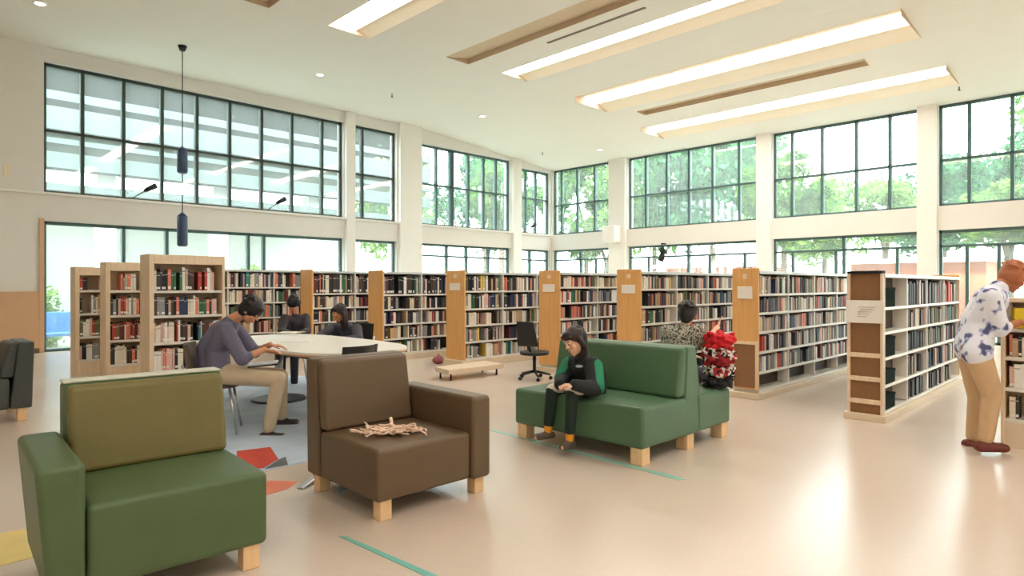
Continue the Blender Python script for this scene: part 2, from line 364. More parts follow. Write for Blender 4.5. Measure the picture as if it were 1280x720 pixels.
def crown_mesh(seed, n, rx, rz, kind):
    rnd = random.Random(seed); bm = bmesh.new()
    cl = []
    for _ in range(26):
        a = rnd.uniform(0, 6.283); u = rnd.uniform(-1, 1); q = rnd.uniform(.45, .95)
        s = math.sqrt(1-u*u)
        cl.append((Vector((math.cos(a)*s*q*rx, math.sin(a)*s*q*rx, u*q*rz)), rnd.uniform(.22, .42)*rx))
    for _ in range(n):
        c, r = rnd.choice(cl)
        v = Vector((rnd.gauss(0, 1), rnd.gauss(0, 1), rnd.gauss(0, .7))); v.normalize(); p = c+v*r*rnd.uniform(.6, 1.05)
        q = Quaternion((rnd.gauss(0, 1), rnd.gauss(0, 1), rnd.gauss(0, 1), rnd.gauss(0, 1))).normalized(); L = rnd.uniform(.10, .2)
        pts = [q @ Vector(x) for x in ((-L, 0, 0), (0, -L*.5, .02), (L, 0, 0), (0, L*.5, .02))]
        bm.faces.new([bm.verts.new(p+x) for x in pts])
    me = bpy.data.meshes.new('crown'); bm.to_mesh(me); bm.free(); me.materials.append(LM[kind]); return me
CR = [crown_mesh(i, 5200, 2.2, 2.3, i % 3) for i in range(6)]
def tree(x, y, h, sc, ci, label, group='trees outside the windows'):
    t = thing('tree', label, 'tree', (x, y, -.22), 0, group)
    b = MB(); b.tube((0,0,0), (.1,0,h*.55), .16, .10); b.tube((.1,0,h*.5), (-.5,.3,h*.85), .08, .04); b.tube((.1,0,h*.5), (.7,-.2,h*.85), .08, .04); b.build('trunk', M_bark, t)
    c = bpy.data.objects.new('crown', CR[ci]); C.objects.link(c); c.parent = t; c.location = (0, 0, h-2.2*sc*.8); c.scale = (sc, sc, sc*h/7); c.rotation_euler = (0, 0, x*3+y)
kinds = ['blue-green', 'mid green', 'pale green']
T = [(26, 13.5, 8.6, 1.25, 0), (24, 19, 7.6, 1.1, 1), (31, 10.5, 6.4, 1.0, 2), (24.8, 9.9, 6.4, .85, 1), (27.5, 5.2, 6.0, .85, 3), (24.8, 6.4, 5.4, .65, 5), (26, .4, 8.6, 1.15, 4), (32, 3.0, 7.2, 1.1, 0),
     (22.5, -2.2, 7.4, 1.0, 1), (22, 24, 7.6, 1.1, 0), (20.6, 30, 8.6, 1.2, 2), (18.6, 19.3, 6.6, .65, 4), (23, -7, 7, 1.1, 3), (30, 19, 9.6, 1.3, 4), (21.4, 15.9, 5.0, .65, 5), (21.6, 2.6, 4.6, .6, 2)]
places = ['behind the middle of the right-hand windows', 'past the corner of the window walls', 'tallest of those beyond the salmon building', 'close to the salmon building, left end', 'behind the gap in the salmon building', 'small, in the gap of the salmon building',
          'right of the salmon building', 'far behind the right end of the building', 'at the right edge of view', 'seen through the corner windows on the left', 'far behind the corner windows', 'behind the narrow middle windows', 'beyond the right edge of view', 'tall, far behind the corner', 'low bush-like, near the corner column', 'low bush-like, near the right column']
for q, pl in zip(T, places): tree(*q, kinds[q[4] % 3]+' leafy tree '+pl)
for x, y, s, lab in ((5.5, 19.0, .55, 'low pale shrub outside the left lower window, near its middle pane'), (8.2, 19.5, .6, 'pale shrub outside the left lower window, right part'), (2.3, 20.3, .5, 'shrub behind the blue bench outside')):
    t = thing('shrub', lab, 'shrub', (x, y, -.22)); c = bpy.data.objects.new('foliage', CR[2]); C.objects.link(c); c.parent = t; c.location = (0, 0, 1.1*s*1.4); c.scale = (s, s, s*.9)
    b = MB(); b.tube((0,0,0), (0,0,.9), .04, .03); b.build('stem', M_bark, t)

# ------------------------------------------------------------------ ceiling pendant, ledge spotlights, wall unit
p = P(228, 57, 12.9)
t = thing('pendant_loudspeaker', 'long rod hanging from the ceiling with two dark blue cylinders', 'hanging fixture', (p.x, p.y, 0))
M_navy = mat('navy_metal', (62, 80, 112), .4, .05, 10)
b = MB(); b.tube((0,0,2.3), (0,0,6.2), .010, .010); b.build('rod', M_darkm, t)
b = MB(); b.tube((0,0,6.16), (0,0,6.26), .05, .09, 16); b.build('ceiling_mount', M_darkm, t)
for z0, z1 in ((3.69, 4.12), (2.2, 2.78)):
    b = MB(); b.tube((0,0,z0), (0,0,z1), .10, .10, 20); b.tube((0,0,z1), (0,0,z1+.08), .10, .03, 20); b.tube((0,0,z0-.03), (0,0,z0), .07, .10, 20); b.build('cylinder', M_navy, t)
def ledge_spot(x, y, z, lab, rz=0):
    t = thing('spotlight', lab, 'spotlight', (x, y, z), rz)
    b = MB(); b.box(-.17, .05, -.05, .05, 0, .03); b.build('base', M_black, t, .006)
    b = MB(); b.tube((0,0,.02), (.3,0,.25), .012, .012); b.build('arm', M_black, t)
    b = MB(); b.tube((.28,0,.24), (.48,0,.36), .05, .07, 16); b.tube((.23,0,.21), (.28,0,.24), .03, .05, 16); b.build('head', M_black, t)
ledge_spot(3.95, YL-.05, ZU0, 'black spotlight standing on the ledge of the wide left windows')
ledge_spot(7.0, YL-.05, ZU0, 'black spotlight on the window ledge near the middle of the wide windows')
ledge_spot(16.6, YL-.05, ZU0, 'small black spotlight on the window ledge by the room corner')
y = 18*(1-.2425)/(1+.2425)
t = thing('spotlight', 'black spotlight hanging in front of the right lower window head', 'spotlight', (XR-.2, y, 2.72))
b = MB(); b.tube((0,0,0), (0,0,-.12), .02, .02); b.box(-.02, .2, -.03, .03, -.02, .02); b.build('arm', M_black, t)
b = MB(); b.tube((0,.02,-.14), (0,-.08,-.34), .09, .11, 16); b.tube((0,-.02,-.36), (0,.05,-.56), .10, .10, 16); b.build('head', M_black, t)
tag(boxo('wall_heater', XR-.55, XR-.13, 12.6, 13.1, 2.85, 3.4, M_wallw, bevel=.02), 'white box-shaped unit mounted on the column by the corner windows', 'wall unit')

# ------------------------------------------------------------------ book stacks
M_oak = wood('oak_panel', (226, 172, 106)); M_oakl = wood('light_maple', (232, 208, 178)); M_cork = mat('brown_backing', (142, 102, 68), .8, .08, 25)
M_steel = mat('shelf_white_steel', (226, 222, 214), .4, .02, 10); M_steelg = mat('shelf_grey_top', (196, 200, 196), .4, .02, 10)
M_base = mat('base_cream', (222, 204, 178), .5, .03, 10); M_sign = mat('sign_white', (240, 234, 226), .5, .01); M_ink = mat('sign_ink', (150, 150, 156), .6)
books = []
BCOL = {'black': (30, 29, 33), 'charcoal': (58, 58, 62), 'dark brown': (74, 54, 46), 'dark red': (112, 48, 48), 'red': (184, 74, 64), 'coral': (222, 128, 104), 'tan': (196, 166, 134), 'cream': (228, 218, 200), 'white': (238, 236, 232), 'grey': (146, 146, 146), 'teal': (50, 128, 132), 'navy': (44, 56, 88), 'olive': (106, 106, 70), 'yellow': (222, 190, 90), 'green': (62, 108, 78), 'pale pink': (222, 184, 172)}
WTS = dict(zip(BCOL, (13, 12, 10, 5, 2, 5, 11, 13, 11, 12, 1, 5, 3, 1, 2, 7)))
WTL = dict(zip(BCOL, (8, 8, 7, 7, 7, 10, 9, 13, 12, 7, 3, 3, 2, 1, 2, 9)))
WTR = dict(zip(BCOL, (26, 22, 14, 3, 2, 5, 7, 5, 6, 10, 2, 8, 3, 0, 4, 3)))
BM = {k: mat('book_'+k.replace(' ', '_'), v, .55, .08, 8) for k, v in BCOL.items()}
M_page = mat('book_pages', (232, 224, 206), .8, .03, 60); M_tag = mat('spine_label', (240, 238, 230), .6, 0)
def fill(x0, x1, y, z, hmax, key, axis='x', fillr=.93, wts=WTS, th=(.018, .045), depth=.15, hr=(.72, .98), block=None, rnd=random):
    x = x0; n = 0; cols = list(wts); wl = list(wts.values()); run = 0; col = None
    while x < x1-th[1]:
        if rnd.random() > fillr: x += rnd.uniform(.03, .16); continue
        if run <= 0:
            col = rnd.choices(cols, wl)[0]; run = rnd.choice((1, 1, 1, 1, 2, 3)); hh = rnd.uniform(*hr)*hmax
        run -= 1
        t = rnd.uniform(*th); h = min(hmax*.98, hh*rnd.uniform(.96, 1.04)); n += 1
        books.append(dict(u=x, t=t, h=h, y=y+rnd.uniform(0, .018), z=z, d=depth, axis=axis, col=col, key=key, n=n, tag=rnd.random() < .5))
        x += t+.0015
def stack_range(idx, X0, Y0, W, H, L, boards, desc, panel='oak', first_bay=None, wts=WTS, sign=True, empty_base=False):
    t = thing('library_shelving', desc, 'bookshelf', (X0, Y0, 0), 0, 'long shelving ranges')
    # base
    boxo('base', -.05, L, -.03, W+.03, 0, boards[0]-.03 if boards[0] < .16 else .11, M_base, t, .006)
    # end panel
    if panel == 'oak':
        e = boxo('end_panel', 0, .03, 0, W, .11, H, M_oak, t, .004)
    elif panel == 'half':
        e = boxo('end_panel', 0, .03, 0, W, .11, H, M_oak, t, .004)
        boxo('lower_backing', -.012, 0, .03, W-.03, .13, .66, M_cork, e); 
        for (a, c, zz0, zz1) in ((0, .03, .11, .7), (W-.03, W, .11, .7), (.03, W-.03, .655, .69)): boxo('edge_strip', -.025, 0, a, c, zz0, zz1, M_oakl, e, .002)
    else:
        e = boxo('end_panel', 0, .017, 0, W, .05, H, M_cork, t)
        for a, c in ((0, .025), (W-.025, W)): boxo('side_strip', -.03, .05, a, c, 0.02, H, M_oakl, e, .002)
        boxo('cap_strip', -.035, .05, 0, W, H-.03, H, M_darkm, e)
        for z in (.17, .40, .64): boxo('display_ledge', -.03, .04, .025, W-.025, z, z+.045, M_oakl, e, .003)
    if sign:
        if panel == 'display':
            s = boxo('sign', -.045, -.03, -.01, W+.01, H-.53, H-.30, M_sign, e, .003)
            r = random.Random(3)
            for j in range(5): boxo('sign_line', -.0475, -.045, .06+.02*j, W-.10+.01*j-r.uniform(0, .06), H-.37-.024*j, H-.366-.024*j, M_ink, s)
        else:
            s = boxo('sign', -.012, 0, W*.22, W*.78, H-.37 if panel == 'half' else H-.34, H-.22, M_sign, e, .004)
            boxo('plate', -.006, 0, W*.42, W*.58, H-.13, H-.07, M_oakl, e, .002)
    boxo('far_end_panel', L-.03, L, 0, W, .11, H, M_oak, t)
    boxo('back_panel', .05, L-.03, W*.5-.01, W*.5+.01, .11, H-.06, mat('back_grey', (74, 68, 63), .7), t)
    nb = int(round(L/.92)); bw = (L-.06)/nb
    for k in range(nb+1):
        x = .03+bw*k; boxo('upright', x-.012, x+.012, .012, W-.012, .11, H-.05, M_steel, t)
    for z in boards: boxo('shelf', .03, L-.03, .005, W-.005, z-.03, z, M_steel, t, .003, seg=1)
    boxo('top_panel', .03, L-.03, -.005, W+.005, H-.07, H-.03, M_steelg, t, .004)
    rnd = random.Random(idx*31+5)
    for li, z in enumerate(boards):
        nxt = boards[li+1]-.03 if li+1 < len(boards) else H-.07
        if li == 0 and empty_base: continue
        for k in range(nb):
            if first_bay and k == 0: continue
            fill(X0+.03+bw*k+.02, X0+.03+bw*(k+1)-.016, Y0+.02, z+.0005, nxt-z-.012, (idx, len(boards)-1-li), wts=wts, rnd=rnd, depth=min(.15, W/2-.045), fillr=.965 if li else .8, hr=(.80, .98))
    return t
def brd(z0, dz, n): return [z0+dz*i for i in range(n)]
ORD = ['top', 'second', 'third', 'fourth', 'fifth', 'bottom']
RNAME = {1: 'rightmost long range', 2: 'range with half-height brown end', 3: 'range behind green sofa', 4: 'range behind seated child', 5: 'range right of brown armchair', 6: 'range above brown armchair', 7: 'range behind the table', 8: 'range beside tall left bookcase',
         11: 'low right bookcase', 21: 'tall left bookcase', 22: 'middle left bookcase', 23: 'far left bookcase'}
stack_range(1, 7.10, 1.84, 0.33, 1.52, 3.7, [.10, .36, .64, .90, 1.15], 'rightmost long white shelving with brown display end and white sign', 'display', first_bay=True, wts=WTR)
stack_range(2, 7.47, 3.28, .33, 1.58, 5.6, [.10, .32, .565, .81, 1.04, 1.27], 'long white shelving whose wooden end is brown in its lower half', 'half', empty_base=True)
stack_range(3, 7.45, 4.93, .40, 1.60, 5.8, brd(.10, .245, 6), 'long white shelving with oak end rising behind the green double sofa', 'oak')
stack_range(4, 7.52, 6.47, .44, 1.61, 5.9, brd(.10, .25, 6), 'long white shelving with oak end directly behind the seated child')
stack_range(5, 6.92, 8.05, .48, 1.63, 6.3, [.14, .42, .70, .98, 1.28], 'long white shelving with full oak end right of the brown armchair')
stack_range(6, 6.40, 9.70, .47, 1.65, 6.9, brd(.13, .27, 5)+[1.42][:0], 'long white shelving with plain oak end above the brown armchair back', sign=False)
stack_range(7, 5.81, 11.2, .46, 1.68, 7.4, brd(.12, .275, 5), 'long white shelving with plain oak end behind the reading table', sign=False)
stack_range(8, 3.9, 12.8, .46, 1.72, 8.5, brd(.10, .31, 5), 'farthest long white shelving, seen beside the tall left bookcase', sign=False)
# dark boxes and rails in the first bay of the rightmost range
M_dgreen = mat('dark_green_card', (20, 34, 28), .95, .08, 12, spec=.1)
for z, h, dx, q in ((.10, .15, .12, 'bottom'), (.36, .14, .10, 'fourth'), (.64, .20, .10, 'third'), (1.15, .20, .10, 'top')):
    t = thing('storage_box', 'dark green box on the %s shelf at the near end of the rightmost range' % q, 'box', (7.22, 1.858, z+.001), 0, 'dark boxes in the rightmost range')
    b = MB(); b.box(0, .36, 0, .13, 0, h-.03); b.build('box_body', M_dgreen, t, .004); boxo('lid', -.004, .364, -.004, .134, h-.03, h, M_dgreen, t, .004)
# bookcases at left
def bookcase(idx, X0, Y0, W, D, H, boards, desc, z_low_panel=False, wts=WTL):
    t = thing('bookcase', desc, 'bookcase', (X0, Y0, 0), 0)
    boxo('side_panel', 0, .06, 0, D, 0, H, M_oakl, t, .003); boxo('side_panel', W-.04, W, 0, D, 0, H, M_oakl, t, .003)
    boxo('back_panel', .06, W-.04, D-.02, D, 0.05, H, M_oakl, t); boxo('top_rail', .06, W-.04, .0, D-.02, H-.13, H-.003, M_oakl, t, .003)
    boxo('plinth', .06, W-.04, .01, D-.02, 0, boards[0]-.03, M_oakl, t)
    for z in boards: boxo('shelf', .06, W-.04, .003, D-.02, z-.035, z, M_steel, t, .002, seg=1)
    rnd = random.Random(idx)
    for li, z in enumerate(boards):
        nxt = boards[li+1]-.035 if li+1 < len(boards) else H-.13
        fill(X0+.07, X0+W-.05, Y0+.03, z+.0005, nxt-z-.03, (idx, len(boards)-1-li), wts=wts, rnd=rnd, th=(.018, .042), depth=.17, fillr=.96)
bookcase(21, 2.585, 9.55, 1.0, .43, 1.80, [.20, .585, .955, 1.30], 'tall light maple bookcase nearest the man in grey-blue, tallest of three')
bookcase(22, 2.336, 10.75, .95, .34, 1.72, [.03+.17, .26+.30, .93, 1.30], 'light maple bookcase, middle of the three staggered at left')
bookcase(23, 2.12, 11.62, .95, .34, 1.66, [.22, .58, .94, 1.30], 'light maple bookcase farthest left, standing by the glass')
# low bookcase at right edge: faces -x
t = thing('bookcase', 'low open bookcase at the right edge that the woman leans over', 'bookcase', (6.72, .86, 0))
RB = [.25, .51, .77, 1.01]
boxo('side_panel', 0, .38, -.03, 0, 0, 1.26, M_oakl, t, .003); boxo('side_panel', 0, .38, -2.0, -1.97, 0, 1.26, M_oakl, t, .003)
boxo('back_panel', .36, .38, -1.97, -.03, 0, 1.24, M_oakl, t); boxo('base', .0, .36, -1.97, -.03, 0, .22, M_base, t); boxo('top_panel', -.02, .40, -2.02, .02, 1.23, 1.265, M_oakl, t, .004)
for z in RB: boxo('shelf', 0, .36, -1.97, -.03, z-.03, z, M_steel, t, .002, seg=1)
rnd = random.Random(11)
for li, z in enumerate(RB):
    nxt = (RB+[1.23])[li+1]-.03
    if li == 3: continue
    fill(-.86+.035+.02, -.86+1.95, 6.74, z+.0005, nxt-z-.02, (11, 3-li), axis='y', rnd=rnd, wts=WTS, hr=(.8, .98))

# ------------------------------------------------------------------ low platform, bag, stool
t = thing('display_bench', 'low beige bench on thin legs in front of the shelving end', 'bench', (5.72, 7.0, 0), math.radians(2))
b = MB(); b.prism([(0,0),(1.05,-.08),(1.15,.42),(.1,.42)], .10, .17); b.build('bench_top', M_base, t, .01)
for x, y in ((.1,.06), (1.0,.02), (1.02,.36), (.16,.36)):
    b = MB(); b.tube((x,y,0), (x,y,.10), .014, .014); b.build('leg', M_darkm, t)
p = gp(548, 455)
b = MB(); b.ell((0,0,.07), (.12,.08,.07)); b.ell((.08,.04,.06), (.07,.06,.05)); b.tube((-.05,0,.12), (0,0,.18), .008, .008); b.tube((0,0,.18), (.05,0,.12), .008, .008)
tag(remesh(b, 'cloth_bag', mat('mauve_cloth', (150, 84, 92), .9, .2, 20), None, .008, 2), 'small mauve bag on the floor at the foot of an oak shelf end', 'bag').location = (p.x, p.y, 0)
p = gp(668, 474)
t = thing('swivel_stool', 'black swivel chair between the child and the shelving', 'chair', (p.x, p.y, 0), math.radians(20))
b = MB(); b.tube((0,0,.36), (0,0,.41), .21, .22, 24); b.build('seat', M_black, t, .012)
b = MB(); b.hexa([(-.26,-.16,.50),(-.22,-.16,.50),(-.22,.16,.50),(-.26,.16,.50),(-.36,-.13,.86),(-.33,-.13,.86),(-.33,.13,.86),(-.36,.13,.86)]); b.build('backrest', M_black, t, .015)
b = MB(); b.tube((-.24,0,.55), (-.12,0,.37), .015, .015); b.build('back_bracket', M_darkm, t)
b = MB(); b.tube((0,0,.10), (0,0,.36), .025, .025); b.build('post', M_darkm, t)
for k in range(5):
    a = k*math.tau/5; c = Vector((math.cos(a), math.sin(a), 0))
    b = MB(); b.tube((0,0,.12), c*.24+Vector((0,0,.07)), .02, .014); l = b.build('base_arm', M_black, t)
    b = MB(); b.tube(c*.24+Vector((-.015,0,.026)), c*.24+Vector((.015,0,.026)), .026, .026, 14); b.build('caster', M_black, l)

# ------------------------------------------------------------------ sofas
M_vg = mat('green_vinyl', (78, 98, 62), .42, .07, 5, bump=.12, bscale=260, spec=.5)
M_vg_reflect = mat('green_vinyl_reflection', (112, 102, 56), .45, .06, 5, bump=.12, bscale=260)  # green back cushion; its olive reflection is put into the base colour
M_vb = mat('brown_vinyl', (100, 80, 58), .45, .06, 5, bump=.12, bscale=260)
M_vc = mat('sofa_green', (78, 110, 80), .42, .06, 5, bump=.12, bscale=260)
M_vk = mat('charcoal_vinyl', (66, 70, 68), .5, .06, 5, bump=.1, bscale=260)
M_foot = wood('beech_foot', (232, 196, 150)); M_pipe = mat('pale_piping', (206, 206, 190), .5, .03)
def crown_top(o, amt):       # gently domed cushion top
    me = o.data; bm = bmesh.new(); bm.from_mesh(me)
    bmesh.ops.subdivide_edges(bm, edges=bm.edges[:], cuts=5, use_grid_fill=True)
    xs_ = [v.co.x for v in bm.verts]; ys_ = [v.co.y for v in bm.verts]; zm = max(v.co.z for v in bm.verts)
    x0, x1, y0, y1 = min(xs_), max(xs_), min(ys_), max(ys_)
    for v in bm.verts:
        u = (v.co.x-x0)/(x1-x0)*2-1; w_ = (v.co.y-y0)/(y1-y0)*2-1
        if v.co.z > zm-.02: v.co.z += amt*(1-u*u)*(1-w_*w_)
    bm.to_mesh(me); bm.free()
    for p in me.polygons: p.use_smooth = True
def armchair(name, label, loc, rz, W, D, Hs, Hb, arm, mseat, mback, marm, leg_h=.12, armw=.19, armflare=.0, body='seat', piping=None, armh=.65):
    """local: x along the front (0..W seat), y depth, front at y=0"""
    t = thing(name, label, 'armchair', loc, rz)
    x0, x1 = 0, W
    db = .20
    s = boxo('seat', x0, x1, 0, D-db+.02, leg_h, Hs, mseat, t, .028, seg=5); crown_top(s, .018)
    # back shell and cushion
    b = MB(); b.hexa([(x0, D-db+.02, leg_h), (x1, D-db+.02, leg_h), (x1, D, leg_h), (x0, D, leg_h), (x0, D-db+.09, Hb), (x1, D-db+.09, Hb), (x1, D+.02, Hb), (x0, D+.02, Hb)])
    b.build('back_shell', marm, t, .02, 4)
    b = MB(); b.hexa([(x0+.012, D-db-.06, Hs+.002), (x1-.012, D-db-.06, Hs+.002), (x1-.012, D-db+.05, Hs+.002), (x0+.012, D-db+.05, Hs+.002), (x0+.012, D-db+.02, Hb-.005), (x1-.012, D-db+.02, Hb-.005), (x1-.012, D-db+.10, Hb-.005), (x0+.012, D-db+.10, Hb-.005)])
    b.build('back_cushion', mback, t, .03, 5)
    if piping:
        b = MB(); b.hexa([(x0, D-db+.10, Hb), (x1, D-db+.10, Hb), (x1, D+.02, Hb), (x0, D+.02, Hb), (x0, D-db+.10, Hb+.012), (x1, D-db+.10, Hb+.012), (x1, D+.02, Hb+.012), (x0, D+.02, Hb+.012)]); b.build('top_piping', piping, t, .005)
    xa = (x0-armw, x0-.004) if arm == 'left' else (x1+.004, x1+armw)
    fl = armflare if arm == 'left' else -armflare
    lo = (xa[0]+max(fl, 0), xa[1]) if arm == 'left' else (xa[0], xa[1]+min(fl, 0))
    yb = D-.02
    b = MB(); b.hexa([(lo[0], -.02, leg_h-.01), (lo[1], -.02, leg_h-.01), (lo[1], yb, leg_h-.01), (lo[0], yb, leg_h-.01), (xa[0], -.02, armh), (xa[1], -.02, armh), (xa[1], yb, armh), (xa[0], yb, armh)])
    b.build('arm', marm, t, .03, 5)
    ax = (lo[0], x1) if arm == 'left' else (x0, lo[1])
    for lx in (ax[0]+.03, ax[1]-.11):
        for ly in (.02, D-.12):
            boxo('leg', lx, lx+.08, ly, ly+.08, 0, leg_h+.005, M_foot, t, .006)
    return t
# green armchair: front right seat corner at P(d=3.1)
def placed(px, d): s = (px-640)/F*d; return ((d+s)/R2, (d-s)/R2)
def chair_at(fn, corner_px, corner_d, ang, W, which, **k):
    """ang: heading of the front edge (to the right), in degrees right of the view axis; corner is the right or left front seat corner"""
    x, y = placed(corner_px, corner_d)
    wa = math.radians(45-(ang)) + 0   # world angle of direction (view axis is 45 deg)
    dx, dy = math.cos(wa), math.sin(wa)
    if which == 'right': x -= dx*W; y -= dy*W
    return fn(loc=(x, y, 0), rz=wa, W=W, **k)
chair_at(armchair, 335, 3.08, 48, .74, 'right', name='armchair', label='green vinyl armchair with reflection-tinted olive back and one arm, at lower left', D=.80, Hs=.465, Hb=.885, arm='left', mseat=M_vg, mback=M_vg_reflect, marm=M_vg, armw=.175, armflare=.045, piping=M_pipe, leg_h=.115)
chair_at(armchair, 472, 3.62, 46, .70, 'left', name='armchair', label='brown vinyl armchair with pale crumpled streamers on its seat', D=.88, Hs=.42, Hb=.885, arm='right', mseat=M_vb, mback=M_vb, marm=M_vb, armw=.16, leg_h=.115, armh=.645)
chair_at(armchair, -84, 5.9, 134, .62, 'right', name='armchair', label='charcoal armchair cut off by the left edge of the photo', D=.75, Hs=.44, Hb=.80, arm='left', mseat=M_vk, mback=M_vk, marm=M_vk, armw=.16, leg_h=.13, armh=.6)
# double-sided sofa
t = thing('double_sofa', 'green back-to-back bench sofa in the middle of the floor', 'sofa', (4.05, 2.66, 0))
L = 1.36
s = boxo('seat', 0, .66, 0, L, .13, .445, M_vc, t, .03, seg=5); crown_top(s, .015)
s = boxo('seat', .84, 1.42, 0, L, .13, .445, M_vc, t, .03, seg=5); crown_top(s, .015)
b = MB(); b.hexa([(.60,0,.13),(.86,0,.13),(.86,L,.13),(.60,L,.13),(.655,0,.865),(.80,0,.865),(.80,L,.865),(.655,L,.865)]); b.build('backrest', M_vc, t, .022, 4)
b = MB(); b.hexa([(.52,.01,.448),(.64,.01,.448),(.64,L-.01,.448),(.52,L-.01,.448),(.60,.01,.86),(.68,.01,.86),(.68,L-.01,.86),(.60,L-.01,.86)]); b.build('back_cushion', M_vc, t, .035, 5)
b = MB(); b.hexa([(.82,.01,.448),(.90,.01,.448),(.90,L-.01,.448),(.82,L-.01,.448),(.77,.01,.85),(.82,.01,.85),(.82,L-.01,.85),(.77,L-.01,.85)]); b.build('back_cushion', M_vc, t, .03, 5)
for x in (.02, .69, 1.29):
    for y in (.02, L-.13): boxo('leg', x, x+.11, y, y+.11, 0, .135, M_foot, t, .008)

# crumpled streamers on the brown seat
c0 = P(490, 545, 3.98); c0.z = .44
b = MB(); rnd = random.Random(5)
for k in range(40):
    p0 = Vector((rnd.gauss(0, .062), rnd.gauss(0, .038), .012)); a = rnd.uniform(0, 6.28)
    for j in range(5):
        a += rnd.uniform(-1.2, 1.2); p1 = p0+Vector((math.cos(a)*.035, math.sin(a)*.03, rnd.uniform(-.016, .02))); p1.z = max(.008, min(.05, p1.z))
        b.cap(p0, p1, .0065, .006, 4); p0 = p1
b.cap((0,.04,.03), (-.02,.08,.075), .008, .012, 5)
o = remesh(b, 'paper_streamers', mat('peach_paper', (236, 206, 184), .8, .08, 30), None, .004, 1); o.location = c0; o.rotation_euler = (0, 0, -.75)
tag(o, 'crumpled peach paper streamers heaped on the brown armchair seat', 'paper')

# floor bits between chairs
p = gp(388, 605); t = thing('floor_bracket', 'small grey metal bracket lying on the floor by the brown armchair', 'bracket', (p.x, p.y, 0), math.radians(30))
b = MB(); b.hexa([(-.12,-.03,0),(.09,-.035,0),(.09,.035,0),(-.12,.03,0),(-.12,-.02,.012),(.09,-.03,.05),(.09,.03,.05),(-.12,.02,.012)]); b.build('plate', M_chrome, t, .005)
b = MB(); b.tube((.06,0,.05), (.13,0,.065), .018, .014); b.build('hook', M_black, t)
p = gp(430, 606); b = MB(); b.prism([(-.09,-.05),(.10,-.02),(-.04,.11)], 0, .008)
o = b.build('paper_sheet', M_sign, None, loc=(p.x, p.y, .006)); tag(o, 'white triangular paper scrap on the floor under the brown armchair', 'paper')

# ------------------------------------------------------------------ table and chairs
t = thing('reading_table', 'large white rounded table where people sit reading', 'table', (3.38, 6.58, 0))
pts = []
for k in range(72):
    a = k*math.tau/72; c, s_ = math.cos(a), math.sin(a); e = 2/3.2
    pts.append((math.copysign(abs(c)**e, c)*.66, math.copysign(abs(s_)**e, s_)*1.36))
b = MB(); b.prism(pts, .715, .742); b.build('table_top', mat('table_white', (240, 234, 224), .3, .01), t, .006)
b = MB(); b.prism([(x*1.003, y*1.002) for x, y in pts], .700, .7149); b.build('edge_band', wood('edge_wood', (206, 160, 118)), t)
for y in (-.75, .75):
    b = MB(); b.tube((0,y,.03), (0,y,.70), .05, .05, 20); c = b.build('pedestal', M_chrome, t)
    b = MB(); b.tube((0,y,0), (0,y,.03), .32, .30, 32); b.build('foot_plate', M_black, c)
boxo('under_frame', -.4, .4, -.9, .9, .64, .70, M_black, t, .01)
def side_chair(label, loc, rz, col=M_black, group='chairs round the reading table'):
    t = thing('side_chair', label, 'chair', loc, rz, group)      # faces +x
    b = MB(); b.prism([(.22*math.cos(a)*(1.05 if math.cos(a) > 0 else 1), .21*math.sin(a)) for a in [k*math.tau/24 for k in range(24)]], .43, .455); b.build('seat', col, t, .01)
    b = MB()
    N = 8
    for k in range(N):
        a0 = -.6+1.2*k/N; a1 = -.6+1.2*(k+1)/N
        q = lambda a, r, z: (.15-r*math.cos(a)-(z-.45)*.12, r*math.sin(a)*1.0, z)
        b.hexa([q(a0,.36,.58), q(a1,.36,.58), q(a1,.345,.58), q(a0,.345,.58), q(a0,.36,.84), q(a1,.36,.84), q(a1,.345,.84), q(a0,.345,.84)])
    bmesh.ops.remove_doubles(b.bm, verts=b.bm.verts[:], dist=1e-5)
    b.build('backrest', col, t, .004)
    for s_ in (-1, 1):
        b = MB(); b.tube((-.17, s_*.15, .43), (-.235, s_*.17, .66), .011, .011); b.build('back_post', M_chrome, t)
        for sx in (-1, 1):
            b = MB(); b.tube((sx*.15, s_*.13, .43), (sx*.22, s_*.19, 0), .012, .010); b.build('leg', M_chrome, t)
M_brownc = mat('dark_brown_shell', (84, 70, 60), .5, .06, 10)
side_chair('dark brown shell chair the man in grey-blue sits on', (2.20, 6.13, 0), math.radians(-28), M_brownc)
side_chair('black chair tucked at the table between the two armchairs', (2.98, 5.10, 0), math.radians(100))
side_chair('black chair of the woman in the charcoal jacket', (4.62, 7.72, 0), math.radians(195))
side_chair('black chair at the far end of the reading table', (4.15, 8.55, 0), math.radians(245))
# things on the table
def on_table(name, px, py, w_, l_, rz, m, label, cat, h=.006):
    d = (EYE-.742)*F/(py-HZ); p = P(px, py, d)
    o = boxo(name, -w_/2, w_/2, -l_/2, l_/2, 0, h, m, None, .002); o.location = (p.x, p.y, .7425); o.rotation_euler = (0, 0, rz); return tag(o, label, cat)
on_table('paper_sheet', 372, 427, .21, .30, .9, M_sign, 'white sheet of paper on the table in front of the man', 'paper')
p = P(364, 416, (EYE-.742)*F/(416-HZ))
t = thing('open_book', 'open book lying on the far left side of the table', 'book', (p.x, p.y, .7425), .6)
for s_ in (-1, 1):
    b = MB(); b.hexa([(0,-.12,0),(s_*.16,-.12,0),(s_*.16,.12,0),(0,.12,0),(0,-.12,.018),(s_*.16,-.12,.008),(s_*.16,.12,.008),(0,.12,.018)]); b.build('page_block', M_page, t)
p = P(331, 449, 5.9); t = thing('notebook', 'pale grey notebook resting on the seated man\'s lap', 'notebook', (p.x, p.y, p.z-.045), math.radians(-28))
